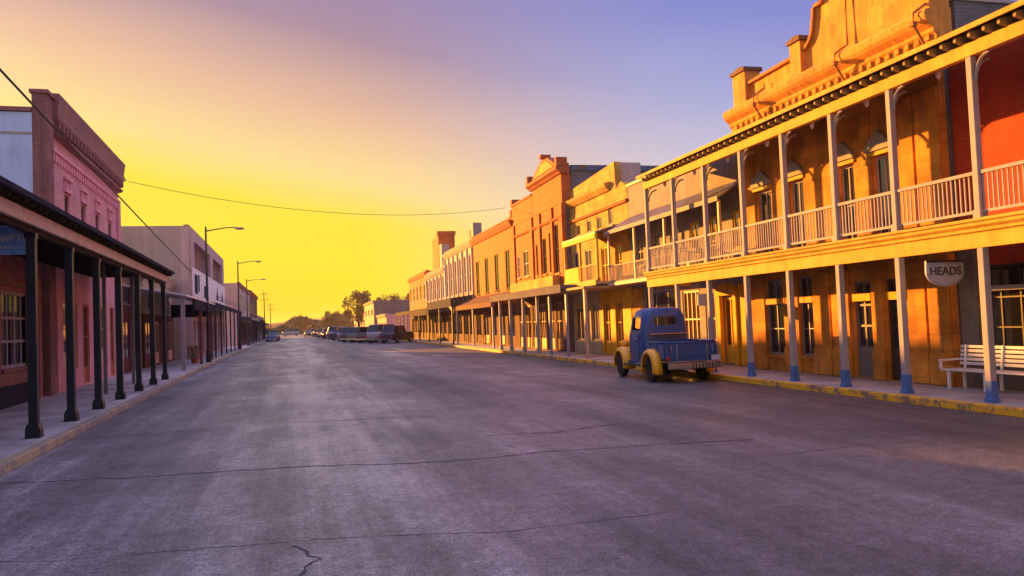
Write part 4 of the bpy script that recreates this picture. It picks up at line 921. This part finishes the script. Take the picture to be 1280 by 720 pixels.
m = MB(); m.box(2.6, .1, 8.9, 8.98, 2.9, 3.7); m.box(2.6, 2.7, -2.0, 8.9, 3.1, 3.62); m.build('awning_valance', 'awning_dark', t)
for q, yy in enumerate((-5.2, 2.2, 8.2)):
    m = MB(); m.box(2.45, 2.62, yy-.1, yy+.1, .15, 3.6); m.build('awning_post', 'maroon' if q else 'wood_grey', t)
# mauve building with recessed upper panel
def mauve_building():
    t = thing('mauve_building', 'tall plain mauve building with dark recessed panels and a white sign band beyond the awning', 'building', 'W', -6.4, 56.3)
    L = 28; H = 8.97
    holes = [(3.1, 14.0, 6.4, 8.25), (16.7, 25.7, 6.4, 8.25)]+[(1+k*2.7, 3.0+k*2.7, .3, 2.7) for k in range(10)]
    shell(t, -1, L, 17, H, 'stucco_mauve', 'stucco_grey', holes, th=.5)
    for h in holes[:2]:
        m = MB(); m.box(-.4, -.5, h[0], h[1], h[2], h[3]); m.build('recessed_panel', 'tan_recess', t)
    for i, h in enumerate(holes[2:]): window(t, -1, 0, *h, fm=('maroon', 'stucco_white', 'wood_grey')[i % 3], nv=1, nh=0, sill=False, panel=.5, th=.5, name='shop_window')
    m = MB(); m.box(.003, .09, .3, L-.3, 3.95, 6.3); sb = m.build('sign_band', 'bench_white', t)
    m = MB(); m.box(.092, .11, 2, 3.7, 4.6, 5.9); m.box(.092, .11, 4.2, 4.9, 4.8, 6.0); m.box(.092, .11, 8, 9.5, 4.5, 5.4); m.prism([(18, 4.7), (20, 4.7), (19, 5.8)], 'x', .092, .11); m.prism([(23, 4.7), (25, 4.7), (24, 5.6)], 'x', .092, .11); m.build('sign_marks', 'awning_blue', sb)
    m = MB(); m.box(.0, -.3, -.02, L+.02, H+.002, H+.08); m.build('coping', 'cornice_pink', t)
    m = MB(); m.box(-.001, .12, .1, .45, .15, H-.3); m.build('pilaster', 'stucco_mauve', t)
    canopy(t, -1, L-.2, 1.6, 3.75, 'awning_dark', 'metal_dark', 7, .25, .3)
    m = MB(); m.box(1.5, 1.56, 3, L, 4.1, 4.14); m.box(1.5, 1.56, 3, L, 4.32, 4.36); m.build('canopy_rail', 'wood_grey', t)
mauve_building()
t, L = row_building('striped_cornice_building', 'small pale mauve building with a dark scalloped cornice past the street lamps on the left', 'W', -1, -5.9, 100, 124, 7.6, 'stucco_mauve', 5, (4.6, 6.2), 'stucco_cream', 'maroon', 'cornice_pink', 'stucco_mauve', depth=14)
canopy(t, -1, L, 1.3, 3.4, 'wood_grey', 'metal_dark', 6)
t, L = row_building('brown_corner_building', 'brown two storey building with a squared parapet at the far left of the street', 'W', -1, -5.9, 126, 150, 7.9, 'brick_brown', 4, (4.6, 6.2), 'fascia_tan', 'maroon', 'brick_deep', 'brick_brown', depth=12)
canopy(t, -1, L, 1.3, 3.4, 'awning_dark', 'metal_dark', 5)
t, L = row_building('tan_far_store', 'low tan store last in the left hand row beside the utility poles', 'W', -1, -6.2, 152, 190, 4.6, 'stucco_grey', 5, (1, 3), 'wood_grey', low=False, depth=12)
canopy(t, -1, L, 1.2, 3.2, 'awning_dark', 'metal_dark', 6)

# blue sign under the left walkway
t = thing('blue_sign', 'blue sign board with pale painted script hanging under the left walkway', 'sign', 'L', -4.78, 17.0)
m = MB(); m.box(-.62, .42, -.02, .02, 3.50, 4.05); m.build('sign_board', 'blue_sign', t, bevel=.005)
m = MB(); random.seed(3)
for k in range(12):
    x = -.5+k*.065; z = 3.82+.035*math.sin(k*.9)
    h = random.choice((.08, .12, .16)); m.tube([(x, -.022, z-h*.5), (x+.025, -.024, z+h*.45), (x+.045, -.022, z-h*.2), (x+.07, -.024, z+h*.3)], .017, 5)
for k in range(10): x = -.45+k*.07; m.tube([(x, -.022, 3.62), (x+.03, -.024, 3.66), (x+.05, -.022, 3.61)], .008, 5)
m.box(.385, .40, -.026, -.021, 3.53, 4.02); m.box(-.6, .40, -.026, -.021, 4.02, 4.035)
m.tube([(.15, -.022, 3.95), (.22, -.024, 3.98), (.32, -.022, 3.94)], .018, 5)
m.build('painted_script', 'sign_pale', t)
m = MB(); m.tube([(-.4, 0, 4.05), (-.4, 0, 4.15)], .01, 5); m.tube([(.3, 0, 4.05), (.3, 0, 4.15)], .01, 5); m.build('sign_hanger', 'metal_dark', t)

# shrub in a pot by the maroon awning post
def shrub(name, x, y, h, r, label):
    t = thing(name, label, 'plant', 'W', x, y, .15)
    m = MB(); m.lathe([(.16, 0), (.22, .3), (.24, .32), (.2, .33)], 0, 0, 12); m.build('pot', 'brick_deep', t)
    m = MB(); random.seed(5)
    for k in range(500):
        a, b, c = random.gauss(0, r*.5), random.gauss(0, r*.5), random.uniform(.3, h); s = .05
        d = Vector((random.uniform(-1, 1), random.uniform(-1, 1), random.uniform(-1, 1))).normalized()*s; e = d.orthogonal().normalized()*s*.5; p = Vector((a, b, c))
        m.add([p-d, p+e, p+d, p-e], [(0, 1, 2, 3)])
    m.build('foliage', 'leaf', t)
shrub('potted_shrub', -5.4, 49.0, 1.0, .5, 'round potted shrub beside the maroon awning post on the left pavement')

# ---- street lamps
def lamp(x, y, h, arm, label):
    t = thing('street_lamp', label, 'street lamp', 'W', x, y, .15, 0, 'street lamps on the left kerb')
    m = MB(); m.tube([(0, 0, 0), (0, 0, h*.5), (0, 0, h)], [.085, .07, .05], 10); m.lathe([(.16, 0), (.16, .5), (.12, .75), (.08, .8)], 0, 0, 10); m.build('pole', 'metal_dark', t)
    m = MB(); m.tube([(0, 0, h-.25), (arm*.3, 0, h-.16), (arm*.7, 0, h-.05), (arm, 0, h-.05)], [.04, .035, .03, .03], 8); m.build('arm', 'metal_dark', t)
    m = MB(); m.loft([rrect(arm-.05, 0, .05, .05, h-.03, .03), rrect(arm+.15, 0, .26, .11, h-.06, .08), rrect(arm+.18, 0, .28, .12, h-.12, .09), rrect(arm+.18, 0, .16, .08, h-.18, .06)]); m.build('lamp_head', 'wood_grey', t)
lamp(-4.7, 49.6, 7.9, 1.7, 'nearest and tallest looking of the three street lamps, in front of the mauve building')
lamp(-4.8, 80, 8.4, 1.7, 'second street lamp along the left kerb, between the nearest lamp and the thin far one')
lamp(-4.9, 97, 7.7, 1.7, 'farthest of the three street lamps on the left kerb, thin against the yellow sky')
def upole(x, y, h, label):
    t = thing('utility_pole', label, 'utility pole', 'W', x, y, 0, 0, 'wooden utility poles at the far left')
    m = MB(); m.tube([(0, 0, 0), (0, 0, h)], [.12, .07], 8); m.build('pole', 'bark', t)
    for z in (h-.5, h-1.6): m = MB(); m.box(-.9, .9, -.05, .05, z, z+.08); m.build('crossarm', 'bark', t)
upole(-5.0, 160, 9.2, 'taller wooden utility pole with crossarms at the end of the left hand row')
upole(-5.0, 205, 8.4, 'smaller farther wooden utility pole standing left of the white roofed crossing van')
# ---- wires
def wire(name, a, b, sag, r, label, mat='metal_dark'):
    a, b = Vector(a), Vector(b); m = MB(); pts = []
    for k in range(41): f = k/40; p = a.lerp(b, f); p.z -= sag*4*f*(1-f); pts.append(p)
    m.tube(pts, r, 6); return tag(m.build(name, mat), label, 'cable')
wire('overhead_cable', (-5.64, 16.0, 7.63), (-6.35, 56.5, 5.95), .05, .028, 'thick dark cable slanting down across the pink building to the mauve building')
wire('overhead_wire', (-7.2, 40.6, 9.1), (13.6, 49.9, 9.2), .95, .013, 'thin wire spanning the street from the pink building to the orange brick row')

# ======================================================== CARS
def car(name, label, x, y, rz, mat, kind='sedan', grp='vehicles parked along the far right kerb', z=.004):
    t = thing(name, label, 'car' if kind == 'sedan' else ('van' if kind == 'van' else 'pickup truck' if kind == 'pickup' else 'suv'), 'W', x, y, z, rz, grp)
    Lh, W2 = 2.25, .88
    hood = {'sedan': .95, 'suv': 1.1, 'pickup': 1.15, 'van': 1.2}[kind]; top = {'sedan': 1.45, 'suv': 1.8, 'pickup': 1.85, 'van': 2.0}[kind]
    m = MB(); m.loft([rrect(0, 0, W2-.06, Lh-.1, .28, .2), rrect(0, 0, W2, Lh, .45, .25), rrect(0, 0, W2, Lh-.03, hood-.2, .28), rrect(0, 0, W2-.06, Lh-.12, hood, .28)]); m.build('body', mat, t, smooth=True)
    y0, y1 = {'sedan': (-1.5, .9), 'suv': (-2.0, .8), 'pickup': (-.4, 1.0), 'van': (-2.1, 1.5)}[kind]
    c = (y0+y1)/2; h = (y1-y0)/2
    m = MB(); m.loft([rrect(0, c, W2-.1, h, hood+.002, .15), rrect(0, c-.05, W2-.2, h-.3, top-.06, .15)]); m.build('windows', 'glass', t)
    m = MB(); m.loft([rrect(0, c-.05, W2-.19, h-.28, top-.06, .15), rrect(0, c-.05, W2-.26, h-.36, top, .15)]); m.build('roof', mat, t, smooth=True)
    for s in (-1, 1):
        for yy in (-1.35, 1.35):
            m = MB(); m.lathe([(.2, -.11), (.3, -.11), (.33, -.07), (.33, .07), (.3, .11), (.2, .11)], yy, .33, 16, 'x', s*(W2-.08)); w = m.build('wheel', 'rubber', t)
            m = MB(); m.lathe([(.02, -.115), (.2, -.11), (.2, .11), (.02, .115)], yy, .33, 12, 'x', s*(W2-.08)); m.build('rim', 'chrome', w)
        m = MB(); m.box(s*.55, s*.80, -Lh-.01, -Lh+.05, .62, .75); m.build('tail_lamp', 'tail_red', t)
        m = MB(); m.box(s*.5, s*.78, Lh-.06, Lh+.01, .58, .72); m.build('headlamp', 'bulb_white', t)
    m = MB(); m.box(-W2+.05, W2-.05, -Lh-.03, -Lh+.06, .36, .5); m.build('bumper', 'chrome', t)
CARS = [(10.7, 85, 'car_dark', 'suv', 'dark suv nearest the camera in the far right parking row'), (9.7, 88.5, 'car_white', 'van', 'boxy white van with its square back towards the street'),
 (8.9, 92, 'car_dark', 'pickup', 'dark pickup nosed in beside the boxy white van'), (8.2, 95.5, 'car_grey', 'suv', 'grey suv right behind the dark pickup'), (7.6, 99, 'car_dark', 'suv', 'black suv standing out furthest into the street'),
 (8.6, 104, 'car_tan', 'sedan', 'tan saloon behind the black suv that stands out'), (7.6, 109, 'car_white', 'suv', 'white suv just beyond the tan saloon'), (8.0, 114, 'car_blue', 'suv', 'blue suv between a white suv and a grey pickup'),
 (7.2, 119, 'car_grey', 'pickup', 'grey pickup beyond the blue suv'), (7.4, 124.5, 'car_dark', 'sedan', 'dark saloon just past the grey pickup'), (7.0, 130, 'car_white', 'van', 'smaller looking white van in the middle of the far row'),
 (6.9, 136, 'car_red', 'sedan', 'red saloon right after the farther white van'), (6.7, 142, 'car_dark', 'suv', 'dark suv following the red saloon'), (6.6, 149, 'car_white', 'sedan', 'white saloon deep in the far parked row'),
 (6.4, 157, 'car_tan', 'suv', 'tan suv toward the end of the parked row'), (6.2, 166, 'car_dark', 'pickup', 'dark pickup third from the end of the row'), (6.0, 177, 'car_grey', 'sedan', 'grey saloon second last of the parked row'), (5.4, 196, 'car_red', 'suv', 'red suv last of the parked row')]
for x, y, mt, kd, lb in CARS:
    car('parked_car' if kd in ('sedan', 'suv') else ('parked_van' if kd == 'van' else 'parked_pickup'), lb, x, y, R(-38+8*math.sin(y*1.7)), mt, kd)
car('oncoming_car', 'small dark car with pale bonnet driving towards the camera in the distance', 3.6, 188, R(180), 'car_grey', 'sedan', None)
car('crossing_van', 'blue van with a white roof crossing side on at the far end of the street', -.3, 215, R(90), 'car_white', 'van', None)
LC = [(-3.1, 134, 'car_blue', 'sedan', 'blue saloon nearest along the far left kerb'), (-3.1, 141, 'car_dark', 'sedan', 'black saloon between the blue one and a grey suv at the left kerb'), (-3.0, 150, 'car_grey', 'suv', 'grey suv last of the cars at the left kerb')]
for x, y, mt, kd, lb in LC: car('kerbside_car', lb, x, y, 0, mt, kd, 'cars parked at the far left kerb')

# ======================================================== TREES
def tree(name, x, y, h, r, n, label, seed, gap=.35, mat='leaf', grp='trees at the end of the street'):
    rnd = random.Random(seed); t = thing(name, label, 'tree', 'W', x, y, 0, 0, grp)
    m = MB(); m.tube([(0, 0, 0), (.1, 0, h*.25), (0, .1, h*.5), (.1, .1, h*.85)], [h*.035, h*.028, h*.018, h*.006], 7)
    clumps = []
    for k in range(14):
        a = rnd.uniform(0, 6.28); rr = r*rnd.uniform(.2, .95); z = h*rnd.uniform(.38, .92); e = rr*math.sqrt(max(.05, 1-((z-h*.6)/(h*.45))**2))
        p = (e*math.cos(a), e*math.sin(a), z); clumps.append((Vector(p), r*rnd.uniform(.22, .42))); m.tube([(0, .05, z*.55), (p[0]*.5, p[1]*.5, z*.8), p], [h*.012, h*.008, h*.003], 5)
    m.build('trunk', 'bark', t)
    m = MB(); s0 = r*.065
    for k in range(n):
        c, cr = rnd.choice(clumps); d = Vector((rnd.gauss(0, 1), rnd.gauss(0, 1), rnd.gauss(0, .8))).normalized()*cr*(rnd.random()**.4); p = c+d
        u = Vector((rnd.uniform(-1, 1), rnd.uniform(-1, 1), rnd.uniform(-1, 1))).normalized()*s0*rnd.uniform(.6, 1.4); w = u.orthogonal().normalized()*s0*.6
        m.add([p-u, p+w, p+u, p-w], [(0, 1, 2, 3)])
    m.build('crown', mat, t)
tree('shade_tree', 12.6, 160, 8.9, 3.6, 2600, 'open crowned tree left of the low grey warehouse roof', 1)
tree('shade_tree', 18.5, 158, 9.3, 2.2, 1800, 'rounder dense tree just right of the open crowned one', 2)
tree('shade_tree', 24.5, 168, 8.6, 3.4, 1800, 'half hidden tree above the grey warehouse roof', 3)
tree('shade_tree', 10.5, 225, 6.2, 3.2, 1600, 'low wide tree over the middle of the parked cars', 4, mat='leaf_dark')
tree('shade_tree', 2.5, 262, 5.8, 3.4, 1600, 'dark tree at the end of the street above the crossing van', 5, mat='leaf_dark')
tree('shade_tree', -12, 240, 5.8, 3.6, 1600, 'dark tree behind the utility poles on the left', 6, mat='leaf_dark')
m = MB(); rnd = random.Random(9)
for k in range(26000):
    x = rnd.uniform(-130, 160); y = rnd.uniform(275, 330); top = 4.2+1.2*math.sin(x*.13)+1.2*math.sin(x*.37+1)+.02*x
    z = top*(rnd.random()**.6); p = Vector((x, y, max(.2, z))); s = .75
    u = Vector((rnd.uniform(-1, 1), rnd.uniform(-1, 1), rnd.uniform(-1, 1))).normalized()*s; w = u.orthogonal().normalized()*s*.7
    m.add([p-u, p+w, p+u, p-w], [(0, 1, 2, 3)])
tag(m.build('far_woodland', 'leaf_dark'), 'low dark belt of woodland closing the far end of the street', 'woodland', kind='stuff')

# ======================================================== EVENING HAZE
m = MB(); m.box(-1400, 1400, -50, 1200, -1.0, 12.5)
hz = m.build('haze', 'earth'); hm = bpy.data.materials.new('haze'); hm.use_nodes = True; hn = hm.node_tree; hn.nodes.clear()
pv = N(hn, 'ShaderNodeVolumePrincipled', i={'Color': (1.0, .84, .62, 1), 'Density': .0003, 'Anisotropy': .35}); ho = N(hn, 'ShaderNodeOutputMaterial'); hn.links.new(pv.outputs[0], ho.inputs['Volume'])
hz.data.materials.clear(); hz.data.materials.append(hm); tag(hz, 'thin golden evening haze over the street', 'haze', kind='stuff')
